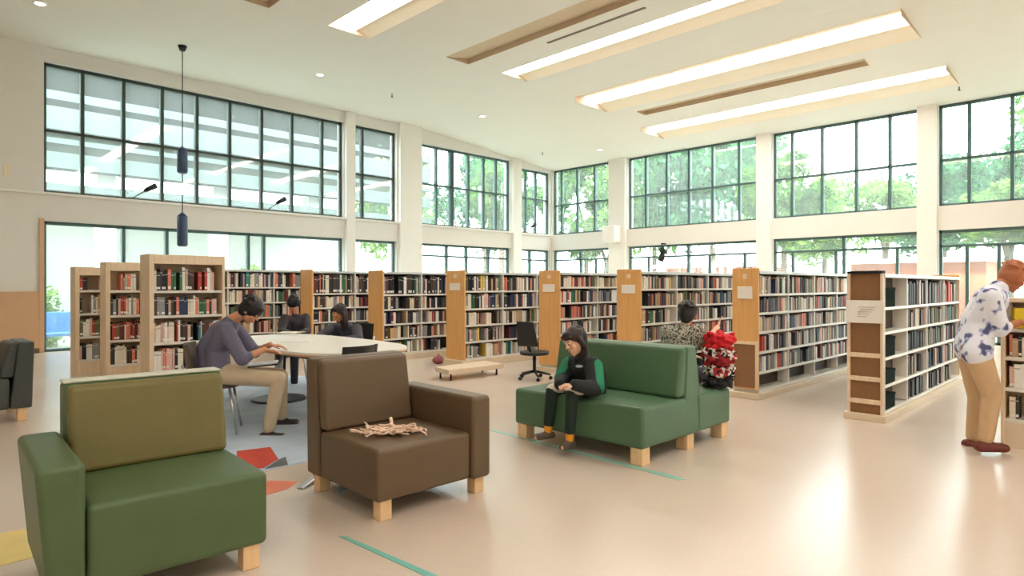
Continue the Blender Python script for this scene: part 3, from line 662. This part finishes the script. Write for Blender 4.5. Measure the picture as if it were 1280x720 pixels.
b = MB(); b.hexa([(-.14,-.10,-.02),(.12,-.10,.0),(.12,.10,.0),(-.14,.10,-.02),(-.14,-.10,-.008),(.12,-.10,.012),(.12,.10,.012),(-.14,.10,-.008)]); b.build('cover', M_black, t, .002)
b = MB(); b.hexa([(-.135,-.095,-.007),(.115,-.095,.013),(.115,.095,.013),(-.135,.095,-.007),(-.135,-.095,.008),(.115,-.095,.026),(.115,.095,.026),(-.135,.095,.008)]); b.build('page_block', mat('pale_grey_paper', (214, 220, 224), .6), t, .002)
# yellow book etc. on the low right bookcase
def upright_book(label, x, y, z, t_, h, m, rz=0):
    t = thing('book', label, 'book', (x, y, z), rz)
    boxo('cover', 0, .16, -t_/2, t_/2, 0, h, m, t, .003); boxo('page_block', .006, .162, -t_/2+.004, t_/2-.004, .005, h+.001, M_page, t)
M_yel = mat('bright_yellow', (246, 214, 40), .5); M_org = mat('orange_card', (226, 138, 50), .5)
upright_book('bright yellow book with face out on the top shelf of the low right bookcase', 6.735, .72, 1.0105, .10, .17, M_yel, .3)
upright_book('orange book beside the yellow one on the low right bookcase', 6.76, .60, 1.0105, .05, .12, M_org, .1)
for k, (y, cname) in enumerate(((.50, 'dark green'), (.44, 'black'), (.38, 'cream'), (.32, 'grey'), (.25, 'black'))):
    upright_book('%s book right of the orange one, top shelf of low right bookcase' % cname if k != 4 else 'last black book on the top shelf of the low right bookcase', 6.75, y, 1.0105, .045, .17, {'dark green': M_dgreen, 'black': M_black, 'cream': M_page, 'grey': M_chrome}[cname])

# ------------------------------------------------------------------ people
def Vn(a): return Vector(a).normalized()
def hand(b, w_, dirv, nrm, side, k=1.0, curl=.5):
    """w_: wrist, dirv: towards the fingers, nrm: out of the back of the hand, side: +1/-1 thumb side"""
    d = Vn(dirv); n = (Vector(nrm)-Vector(nrm).dot(d)*d).normalized(); x = d.cross(n)*side
    palm = w_+d*.045*k
    for o_ in (-.026, -.009, .009, .026):
        b.cap(w_+d*.008*k+x*o_*.6*k, w_+d*.085*k+x*o_*k, .012*k, .0115*k, 6)
    Ls = (.058, .076, .082, .074); Os = (-.029, -.010, .010, .029)
    for L_, o_ in zip(Ls, Os):
        p0 = w_+d*.088*k+x*o_*k; dd = d.copy()
        for j, fr in enumerate((.45, .32, .25)):
            dd = (Quaternion(x*side, 0).to_matrix() @ dd); dd = (dd*math.cos(curl*.6)-n*math.sin(curl*.6)).normalized() if j == 0 else (dd*math.cos(curl*.7)-n*math.sin(curl*.7)).normalized()
            p1 = p0+dd*L_*fr*k; b.cap(p0, p1, (.0085-.0007*j)*k, (.0080-.0008*j)*k, 5); p0 = p1
    tb = w_+d*.02*k+x*.022*k; td = (d*.75+x*.65-n*.15).normalized(); t1 = tb+td*.04*k; t2 = t1+(d*.9+x*.3-n*.25).normalized()*.03*k; t3 = t2+(d*.95+x*.05-n*.3).normalized()*.024*k
    b.cap(tb, t1, .013*k, .0105*k, 6); b.cap(t1, t2, .0105*k, .009*k, 6); b.cap(t2, t3, .009*k, .0078*k, 6)
def head_geo(b, c, fd, up, k=1.0):
    """c: centre of the head, fd: facing, up: crown direction"""
    f = Vn(fd); u = (Vector(up)-Vector(up).dot(f)*f).normalized(); s_ = f.cross(u)
    q = Matrix((s_, f, u)).transposed().to_quaternion()
    h = .11*k
    b.ell(c+u*.025*k-f*.008*k, (.074*k, .094*k, .088*k), q, 14)
    b.ell(c-u*.035*k+f*.022*k, (.056*k, .064*k, .072*k), q, 12)
    b.ell(c-u*.088*k+f*.055*k, (.026*k, .024*k, .022*k), q, 8)      # chin
    b.cap(c+u*.022*k+f*.080*k, c-u*.014*k+f*.102*k, .008*k, .012*k, 6)   # nose
    for e in (-1, 1):
        b.ell(c-u*.016*k+f*.094*k+s_*e*.012*k, (.008*k,)*3, q, 6)
        b.ell(c-u*.008*k-f*.005*k+s_*e*.074*k, (.009*k, .020*k, .030*k), q, 8)   # ears
        b.ell(c-u*.022*k+f*.056*k+s_*e*.036*k, (.022*k, .024*k, .024*k), q, 8)   # cheeks
        b.ell(c+u*.036*k+f*.074*k+s_*e*.026*k, (.024*k, .014*k, .009*k), q, 8)   # brows
    b.ell(c-u*.050*k+f*.082*k, (.024*k, .012*k, .007*k), q, 8); b.ell(c-u*.060*k+f*.080*k, (.020*k, .012*k, .007*k), q, 8)
    return f, u, s_, q
M_eye = mat('eye_white', (232, 228, 222), .3); M_iris = mat('iris_dark', (34, 24, 20), .3); M_lip = mat('lip', (168, 96, 84), .6)
def person(name, label, J, face, up, k, skin, shirt, trousers, shoes, hairf, handspec, sleeve=1.0, shirt_fat=.018, trouser_len=1.0, vox=.006, feet=True, foot_dir=None, headk=None):
    hk = headk or k
    o = thing(name, label, 'person', (J['pelvis'].x, J['pelvis'].y, 0))
    b = MB(); pv, ch, nk, hd = J['pelvis'], J['chest'], J['neck'], J['head']
    mid = (pv+ch)/2+J.get('arch', Vector((0,0,0)))
    def torso(b, g):
        b.cap(pv, mid, (.115+g)*k, (.105+g)*k, 10); b.cap(mid, ch, (.105+g)*k, (.105+g)*k, 10)
        for s_ in 'LR':
            b.cap(J['hip'+s_], mid*.5+(J['hip'+s_]+J['sh'+s_])*.25, (.09+g)*k, (.08+g)*k); b.cap(mid*.5+(J['hip'+s_]+J['sh'+s_])*.25, J['sh'+s_], (.085+g)*k, (.058+g)*k)
            b.cap(ch, J['sh'+s_], (.09+g)*k, (.058+g)*k)
        b.cap(ch, nk-(nk-ch)*.25, (.085+g)*k, (.055+g)*k)
    torso(b, 0)
    b.cap(nk-(hd-nk)*.3, hd-Vn(face)*.01*hk, .052*hk, .048*hk)
    for s_ in 'LR':
        b.cap(J['sh'+s_], J['el'+s_], .052*k, .040*k); b.cap(J['el'+s_], J['wr'+s_], .040*k, .027*k)
        b.cap(J['hip'+s_], J['kn'+s_], .085*k, .058*k); b.cap(J['kn'+s_], J['kn'+s_]*.6+J['an'+s_]*.4, .056*k, .053*k); b.cap(J['kn'+s_]*.6+J['an'+s_]*.4, J['an'+s_], .053*k, .037*k)
        hs = handspec[s_]; hand(b, J['wr'+s_], hs[0], hs[1], hs[2], k*1.0, hs[3])
        fd = Vn((foot_dir or {}).get(s_, face)); fd = Vn((fd.x, fd.y, 0)); a = J['an'+s_]
        b.cap(a-fd*.03*k-Vector((0,0,.035*k)), a+fd*.15*k-Vector((0,0,.045*k)), .032*k, .024*k)
    f, u, s3, q = head_geo(b, hd, face, up, hk)
    remesh(b, 'body', skin, o, vox, 3)
    # eyes and mouth
    for e in (-1, 1):
        b = MB(); b.ell(hd+u*.014*hk+f*.078*hk+s3*e*.029*hk, (.012*hk, .010*hk, .008*hk), q, 8, M_eye); b.ell(hd+u*.013*hk+f*.086*hk+s3*e*.029*hk, (.006*hk,)*3, q, 6, M_iris)
        x = b.build('eye', None, o, smooth=True); x.matrix_parent_inverse = Matrix.Translation(o.location).inverted()
    b = MB(); b.ell(hd-u*.055*hk+f*.091*hk, (.022*hk, .005*hk, .006*hk), q, 8); x = b.build('mouth', M_lip, o, smooth=True); x.matrix_parent_inverse = Matrix.Translation(o.location).inverted()
    # shirt
    g = shirt_fat; b = MB(); torso(b, g)
    for s_ in 'LR':
        b.cap(J['sh'+s_], J['el'+s_], (.056+g)*k, (.045+g)*k)
        if sleeve > .5: w2 = J['el'+s_]+(J['wr'+s_]-J['el'+s_])*(.93 if sleeve >= 1 else .3); b.cap(J['el'+s_], w2, (.045+g)*k, (.032+g*.7)*k)
    so = remesh(b, 'shirt', shirt, o, .009, 5)
    b = MB()
    b.cap(pv, pv+(ch-pv)*.12, .128*k, .12*k)
    for s_ in 'LR':
        kn, an, hp = J['kn'+s_], J['an'+s_], J['hip'+s_]
        b.cap(pv, hp, .115*k, .10*k); b.cap(hp, kn, .102*k, .074*k)
        if trouser_len > 0: e = kn+(an-kn)*(.90 if trouser_len == 1 else trouser_len); b.cap(kn, e, .072*k, (.056 if trouser_len > .8 else .062)*k)
    remesh(b, 'trousers', trousers, o, .009, 5)
    if feet:
        for s_ in 'LR':
            fd = Vn((foot_dir or {}).get(s_, face)); fd = Vn((fd.x, fd.y, 0)); a = J['an'+s_]; b = MB(); sd = Vector((-fd.y, fd.x, 0))
            zb = a.z-.075*k
            for o_ in (-.014, .014):
                b.cap(Vector((a.x, a.y, zb+.040*k))-fd*.045*k+sd*o_*k, Vector((a.x, a.y, zb+.036*k))+fd*.135*k+sd*o_*k*1.5, .040*k, .034*k)
            b.cap(a-Vector((0,0,.015*k)), Vector((a.x, a.y, zb+.045*k))+fd*.05*k, .044*k, .038*k)
            sh = remesh(b, 'shoe', shoes, o, .007, 3)
    hairf(o, hd, f, u, s3, q, hk)
    return o
def hair_short(m, extra=None, name='hair', grow=.0):
    def fn(o, c, f, u, s_, q, k):
        b = MB(); b.ell(c+u*.040*k-f*.020*k, ((.086+grow)*k, (.100+grow)*k, (.090+grow)*k), q, 14)
        b.ell(c-u*.005*k-f*.045*k, ((.078+grow)*k, (.066+grow)*k, (.085+grow)*k), q, 12)
        b.ell(c+u*.085*k+f*.035*k, (.062*k, .052*k, .030*k), q, 10)
        rnd = random.Random(4)
        for j in range(50):
            a = rnd.uniform(0, 6.28); e = rnd.uniform(.1, 1.3)
            v = s_*math.cos(a)*math.cos(e)+f*(math.sin(a)*math.cos(e)-.25)+u*math.sin(e)
            b.ell(c+u*.035*k-f*.018*k+v*(.085+grow)*k, (.018*k, .018*k, .014*k), q, 5)
        if extra: extra(b, c, f, u, s_, q, k)
        remesh(b, name, m, o, .007, 2)
    return fn
SK1 = mat('skin_warm', (206, 146, 112), .55, .05, 12); SK2 = mat('skin_light', (224, 176, 146), .55, .05, 12); SK3 = mat('skin_brown', (178, 112, 74), .55, .05, 12)
HB = mat('hair_black', (26, 22, 24), .5, .15, 30); HBR = mat('hair_dark_brown', (40, 25, 22), .45, .15, 30); HA = mat('hair_auburn', (168, 98, 58), .5, .15, 25)
side = Vector((1, -1, 0)).normalized()      # picture right
deep = Vector((1, 1, 0)).normalized()       # away from the viewer
UP = Vector((0, 0, 1))
# man at the table
sh_ = 0.16
J = dict(pelvis=P(268, 461, 5.92), chest=P(277, 417, 5.95), neck=P(291, 399, 5.95), head=P(314, 389, 5.95), arch=-side*.07+UP*.02,
         hipL=P(274, 466, 6.05), hipR=P(274, 467, 5.80), shL=P(291, 408, 6.12), shR=P(282, 412, 5.78), elL=P(318, 440, 6.2), elR=P(303, 449, 5.72), wrL=P(338, 431, 6.12), wrR=P(330, 437, 5.85),
         knL=P(350, 470, 6.1), knR=P(349, 474, 5.85), anL=P(352, 524, 6.25), anR=P(335, 541, 5.80))
hs = {'L': (side*.8+deep*.1-UP*.1, UP, 1, .35), 'R': (side*.9+deep*.3-UP*.12, UP*1+side*.1, -1, .35)}
person('person', 'man in a grey-blue sweater and beige trousers, hunched over the table', J, side*.75-UP*.75-deep*.1, UP*.75+side*.75, 1.0, SK1,
       mat('grey_blue_knit', (104, 102, 124), .85, .08, 40, bump=.2, bscale=120), mat('beige_trousers', (196, 178, 150), .85, .05, 20), mat('dark_shoe', (48, 42, 44), .5), hair_short(HB, grow=.012), hs, sleeve=.9, foot_dir={'L': side*.9+deep*.1, 'R': side*.95-deep*.1})
# woman across the table
def long_hair(b, c, f, u, s_, q, k):
    b.cap(c-f*.055*k+u*.02*k, c-f*.10*k-UP*.20*k, .075*k, .055*k); b.cap(c-f*.10*k-UP*.18*k, c-f*.12*k-UP*.30*k, .055*k, .03*k)
    for e in (-1, 1): b.cap(c+s_*e*.07*k-f*.01*k, c+s_*e*.075*k-f*.04*k-UP*.14*k, .03*k, .026*k)
J = dict(pelvis=P(444, 447, 8.65), chest=P(436, 416, 8.55), neck=P(430, 406, 8.45), head=P(424, 391.5, 8.35), arch=side*.03,
         hipL=P(436, 450, 8.75), hipR=P(452, 450, 8.55), shL=P(416, 410, 8.60), shR=P(446, 411, 8.35), elL=P(400, 421, 8.3), elR=P(448, 424, 8.05), wrL=P(408, 425.5, 8.0), wrR=P(428, 424.5, 7.95),
         knL=P(420, 452, 8.35), knR=P(440, 455, 8.15), anL=P(420, 488, 8.4), anR=P(440, 490, 8.2))
hs = {'L': (side*.8-deep*.4, UP, 1, .3), 'R': (-side*.9-deep*.2, UP, -1, .3)}
person('person', 'dark-haired woman in a charcoal jacket leaning on the far side of the table', J, -side*.6-deep*.7-UP*.4, UP, .95, SK3,
       mat('charcoal_jacket', (66, 64, 74), .8, .1, 30), mat('dark_jeans', (40, 42, 56), .8), mat('black_shoe', (26, 26, 28), .5), hair_short(HBR, long_hair), hs, foot_dir={'L': -side*.6-deep*.7, 'R': -side*.6-deep*.7})
# third reader, seen from behind
J = dict(pelvis=P(364, 437, 9.15), chest=P(369, 405, 9.1), neck=P(370, 393, 9.1), head=P(367, 379.5, 9.05), arch=side*.02,
         hipL=P(356, 440, 9.1), hipR=P(372, 440, 9.2), shL=P(356, 398, 9.0), shR=P(382, 397, 9.2), elL=P(352, 414, 8.75), elR=P(384, 414, 8.95), wrL=P(364, 417.5, 8.45), wrR=P(374, 417.5, 8.5),
         knL=P(352, 444, 8.75), knR=P(368, 444, 8.8), anL=P(352, 481, 8.75), anR=P(368, 481, 8.8))
hs = {'L': (side*.6-deep*.6, UP, 1, .4), 'R': (-side*.4-deep*.8, UP, -1, .4)}
person('person', 'black-haired reader in dark clothing at the far end of the table', J, -side*.5-deep*.4-UP*.75, UP*.8-deep*.5, .86, SK1,
       mat('dark_print_top', (50, 44, 50), .8, .3, 25), mat('dark_jeans', (40, 42, 56)), mat('black_shoe', (26, 26, 28)), hair_short(HB, grow=.014), hs, foot_dir={'L': -deep, 'R': -deep})
# child on the sofa
def kid_hair(b, c, f, u, s_, q, k):
    b.cap(c-f*.06*k+u*.02*k, c-f*.085*k-UP*.15*k, .082*k, .06*k)
    b.ell(c+u*.062*k+f*.066*k, (.070*k, .024*k, .026*k), q, 8)
    for e in (-1, 1): b.cap(c+s_*e*.078*k+u*.03*k, c+s_*e*.078*k-f*.02*k-u*.07*k, .024*k, .020*k)
J = dict(pelvis=P(741, 483, 5.50), chest=P(731, 461, 5.45), neck=P(727, 446, 5.42), head=P(718, 427, 5.36), arch=side*.04,
         hipL=P(728, 486, 5.62), hipR=P(744, 488, 5.38), shL=P(715, 455, 5.58), shR=P(741, 457, 5.30), elL=P(703, 474, 5.50), elR=P(744, 486, 5.12), wrL=P(699, 481, 5.30), wrR=P(717, 481, 5.02),
         knL=P(690, 489, 5.36), knR=P(715, 492, 5.12), anL=P(685, 540, 5.32), anR=P(712, 551, 5.12))
hs = {'L': (side*.55-deep*.6-UP*.1, UP*.8-side*.4, 1, .6), 'R': (-side*.9-deep*.1-UP*.05, UP*.8-deep*.3, -1, .6)}
kid_top = mat('black_green_top', (30, 34, 36), .8, .1, 20)
kid = person('person', 'child in dark green-trimmed top and trousers seated on the green sofa', J, -side*.75-deep*.55-UP*.38, UP*.9-side*.25, .74, SK2,
       kid_top, mat('dark_green_trousers', (26, 44, 36), .8, .1, 20), mat('brown_grey_trainer', (92, 80, 70), .6, .15, 30), hair_short(HBR, kid_hair), hs, headk=.98, trouser_len=.78, shirt_fat=.045, foot_dir={'L': -side*.8-deep*.45, 'R': -side*.55-deep*.8}, vox=.005)
inv = Matrix.Translation(kid.location).inverted()
def kpart(b, nm, m, label=None, vox=.006):
    x = remesh(b, nm, m, kid, vox, 2)
    if label: x['label'] = label
M_kg = mat('bright_green_sleeve', (26, 128, 92), .75, .08, 20)
k = .74
for s_, a, c in (('L', 'shL', 'elL'), ('R', 'shR', 'elR')):
    b = MB(); A, B_ = J[a], J[c]; off = (-side if s_ == 'L' else side)*.012
    b.cap(A+off+(B_-A)*.05, A+off+(B_-A)*.95, .100*k, .090*k); kpart(b, 'sleeve_stripe', M_kg, 'bright green sleeve side')
for s_ in 'LR':
    b = MB(); an, kn = J['an'+s_], J['kn'+s_]; b.cap(an+UP*.0, an+(kn-an)*.30, .044*k, .052*k); kpart(b, 'sock', mat('orange_sock', (236, 156, 44), .8), 'orange-yellow sock')
    b = MB(); b.cap(kn+(J['hip'+s_]-kn)*.02+UP*.008, kn+(J['hip'+s_]-kn)*.22+UP*.012, .076*k, .084*k); kpart(b, 'knee_patch', mat('pale_knee', (222, 210, 194), .7, .06, 20), 'pale knee of the trousers')
b = MB(); c = P(724, 458, 5.26); b.ell(c, (.035, .01, .014), side.to_track_quat('X', 'Z'), 6); kpart(b, 'chest_logo', mat('grey_print', (150, 156, 160), .7), 'small grey chest print', .004)
# reader on the far side of the sofa
J = dict(pelvis=P(846, 468, 5.95), chest=P(850, 424, 5.97), neck=P(856, 406, 5.98), head=P(860, 393, 6.0), arch=-side*.02,
         hipL=P(838, 470, 6.05), hipR=P(860, 471, 5.9), shL=P(833, 414, 6.08), shR=P(872, 415, 5.90), elL=P(838, 440, 6.25), elR=P(882, 428, 5.95), wrL=P(862, 445, 6.35), wrR=P(897, 409, 6.15),
         knL=P(868, 462, 6.42), knR=P(892, 466, 6.28), anL=P(872, 512, 6.45), anR=P(896, 518, 6.32))
hs = {'L': (side*.8+deep*.2, UP, 1, .5), 'R': (side*.3+UP*.6+deep*.4, -side, -1, .3)}
person('person', 'black-haired person in a mottled grey top, back turned, behind the sofa back', J, side*.5+deep*.8-UP*.35, UP, .86, SK2,
       spots('mottled_grey_top', [(0, (60, 62, 52)), (.42, (150, 146, 130)), (.50, (188, 184, 172)), (.60, (84, 86, 74))], 42), mat('dark_jeans', (40, 42, 56)), mat('black_shoe', (26, 26, 28)), hair_short(HB, lambda b, c, f, u, s_, q, k: b.ell(c-u*.05*k-f*.055*k, (.075*k, .05*k, .07*k), q, 8), grow=.016), hs, foot_dir={'L': side+deep, 'R': side+deep}, sleeve=.6)
# patterned garment bundle on the back seat
b = MB(); rnd = random.Random(9); c = P(899, 470, 5.72)
t = thing('clothes_bundle', 'red, white and black patterned clothing piled on the far sofa seat', 'clothes', (c.x, c.y, .445))
lay = [(.0, .12, 'black', (32, 30, 34)), (.12, .20, 'mixed', None), (.21, .30, 'dark red', (150, 24, 34)), (.27, .36, 'mixed', None), (.36, .50, 'red', (206, 28, 40))]
for z0, z1, nm, col in lay:
    b = MB()
    b.ell((0, 0, (z0+z1)/2), (.10, .12, (z1-z0)*.5), n=8)
    for j in range(70):
        a = rnd.uniform(0, 6.283); q_ = rnd.uniform(.5, 1.0); b.ell(Vector((math.cos(a)*q_*.12, math.sin(a)*q_*.14, rnd.uniform(z0, z1))), (rnd.uniform(.014, .036), rnd.uniform(.014, .036), rnd.uniform(.010, .028)), n=5)
    x = remesh(b, 'garment', mat('garment_'+nm.replace(' ', '_'), col, .85, .12, 20) if col else spots('garment_mixed', [(0, (30, 28, 30)), (.42, (226, 220, 214)), (.56, (170, 40, 44)), (.66, (40, 38, 42))], 16), None, .008, 2)
    x.parent = t; x['label'] = (nm if col else 'white, black and red patterned')+' garment'
# woman at the right
J = dict(pelvis=P(1217, 431, 5.22), chest=P(1238, 376, 5.24), neck=P(1250, 357, 5.25), head=P(1267, 347, 5.26), arch=-side*.03+UP*.01,
         hipL=P(1213, 440, 5.36), hipR=P(1221, 441, 5.08), shL=P(1246, 369, 5.42), shR=P(1238, 372, 5.04), elL=P(1262, 402, 5.48), elR=P(1250, 411, 5.02), wrL=P(1276, 392, 5.42), wrR=P(1275, 403, 5.16),
         knL=P(1222, 496, 5.34), knR=P(1240, 492, 5.10), anL=P(1216, 550, 5.42), anR=P(1232, 553, 5.12))
def wavy(b, c, f, u, s_, q, k):
    for e in (-1, 1): b.ell(c+s_*e*.072*k-f*.02*k, (.03*k, .055*k, .07*k), q, 8)
hs = {'L': (side*.8+deep*.2, UP, 1, .5), 'R': (side*.8+deep*.5+UP*.05, UP, -1, .5)}
M_print = spots('blue_floral_print', [(0, (226, 228, 240)), (.40, (226, 228, 240)), (.57, (164, 170, 206)), (.64, (84, 88, 126))], 13)
person('person', 'woman with auburn hair, floral blouse and beige trousers leaning over the right bookcase', J, side*.8-UP*.5+deep*.15, UP*.75+side*.5, 1.0, SK3,
       M_print, mat('beige_slacks', (204, 172, 134), .8, .04, 15), mat('red_brown_shoe', (110, 44, 36), .5), hair_short(HA, wavy, grow=.008), hs, sleeve=.7, shirt_fat=.022, foot_dir={'L': side, 'R': side*.95-deep*.1})

# ------------------------------------------------------------------ books: the 300 that show largest are objects, the rest one mass
bpy.context.view_layer.update()
dg = bpy.context.evaluated_depsgraph_get()
eye = Vector((0, 0, EYE))
def seen(p):
    s_ = (p.x-p.y)/R2; d = (p.x+p.y)/R2
    if d < .5: return False
    px = 640+F*s_/d; py = HZ-F*(p.z-EYE)/d
    if not (2 < px < 1278 and 2 < py < 718): return False
    v = p-eye; L_ = v.length
    h = SC.ray_cast(dg, eye, v.normalized(), distance=L_-.03)
    return not h[0]
def bbox(q):
    if q['axis'] == 'x': return q['u'], q['u']+q['t'], q['y'], q['y']+q['d'], q['z'], q['z']+q['h']
    return q['y'], q['y']+q['d'], -(q['u']+q['t']), -q['u'], q['z'], q['z']+q['h']
for q in books:
    x0, x1, y0, y1, z0, z1 = bbox(q)
    c = Vector(((x0+x1)/2, y0, (z0+z1)/2)) if q['axis'] == 'x' else Vector((x0, (y0+y1)/2, (z0+z1)/2))
    d = (c.x+c.y)/R2; n_ = Vector((0, -1, 0)) if q['axis'] == 'x' else Vector((-1, 0, 0))
    q['a'] = q['t']*q['h']*max(0, (eye-c).normalized().dot(n_))/d/d
    q['c'] = c
order = sorted(range(len(books)), key=lambda i: -books[i]['a']); pick = set()
for i in order:
    if len(pick) >= 300: break
    c = books[i]['c']; hh = books[i]['h']
    if seen(c+UP*hh*.3) and seen(c-UP*hh*.25): pick.add(i)
def geo(b, q):
    x0, x1, y0, y1, z0, z1 = bbox(q); m = BM[q['col']]
    b.box(x0, x1, y0, y1, z0, z1, m)
UB = {}
def unit_book(col, tg):
    if (col, tg) in UB: return UB[(col, tg)]
    b = MB(); m = BM[col]
    b.box(0, 1, 0, .03, 0, 1, m); b.box(0, .09, .03, 1, 0, 1, m); b.box(.91, 1, .03, 1, 0, 1, m); b.box(.09, .91, .03, .97, .015, .975, M_page)
    if tg: b.box(.04, .96, -.004, 0, .08, .20, M_tag)
    b.box(.1, .9, -.002, 0, .80, .83, M_page if col not in ('white', 'cream') else BM['charcoal'])
    bmesh.ops.recalc_face_normals(b.bm, faces=b.bm.faces[:])
    me = bpy.data.meshes.new('book'); b.bm.to_mesh(me); b.bm.free()
    for x in b.mats: me.materials.append(x)
    UB[(col, tg)] = me; return me
def ordw(n):
    W1 = ['zeroth', 'first', 'second', 'third', 'fourth', 'fifth', 'sixth', 'seventh', 'eighth', 'ninth', 'tenth', 'eleventh', 'twelfth', 'thirteenth', 'fourteenth', 'fifteenth', 'sixteenth', 'seventeenth', 'eighteenth', 'nineteenth']
    if n < 20: return W1[n]
    T_ = {2: 'twent', 3: 'thirt', 4: 'fort', 5: 'fift', 6: 'sixt', 7: 'sevent', 8: 'eight', 9: 'ninet'}
    if n >= 100: return 'hundred-and-'+ordw(n-100) if n > 100 else 'hundredth'
    return T_[n//10]+('ieth' if n % 10 == 0 else 'y-'+W1[n % 10])
rest = MB(); rown = {}
for i, q in enumerate(books):
    key = q['key']; rown[key] = rown.get(key, 0)+1
    if i not in pick: geo(rest, q); continue
    o = bpy.data.objects.new('book', unit_book(q['col'], q['tag'])); C.objects.link(o)
    x0, x1, y0, y1, z0, z1 = bbox(q)
    if q['axis'] == 'x': o.location = (x0, y0, z0)
    else: o.location = (x0, y1, z0); o.rotation_euler = (0, 0, -math.pi/2)
    o.scale = (q['t'], q['d'], q['h'])
    sh = ORD[key[1]] if not (key[1] == 5) else 'bottom'
    o['label'] = '%s book, %s from left, %s shelf, %s' % (q['col'], ordw(rown[key]), sh, RNAME[key[0]])
    o['category'] = 'book'; o['group'] = 'books on the %s shelf of the %s' % (sh, RNAME[key[0]])
o = rest.build('shelved_books'); o['kind'] = 'stuff'; o['label'] = 'remaining rows of assorted books on the long shelving ranges'; o['category'] = 'books'
print('books', len(books), 'picked', len(pick))
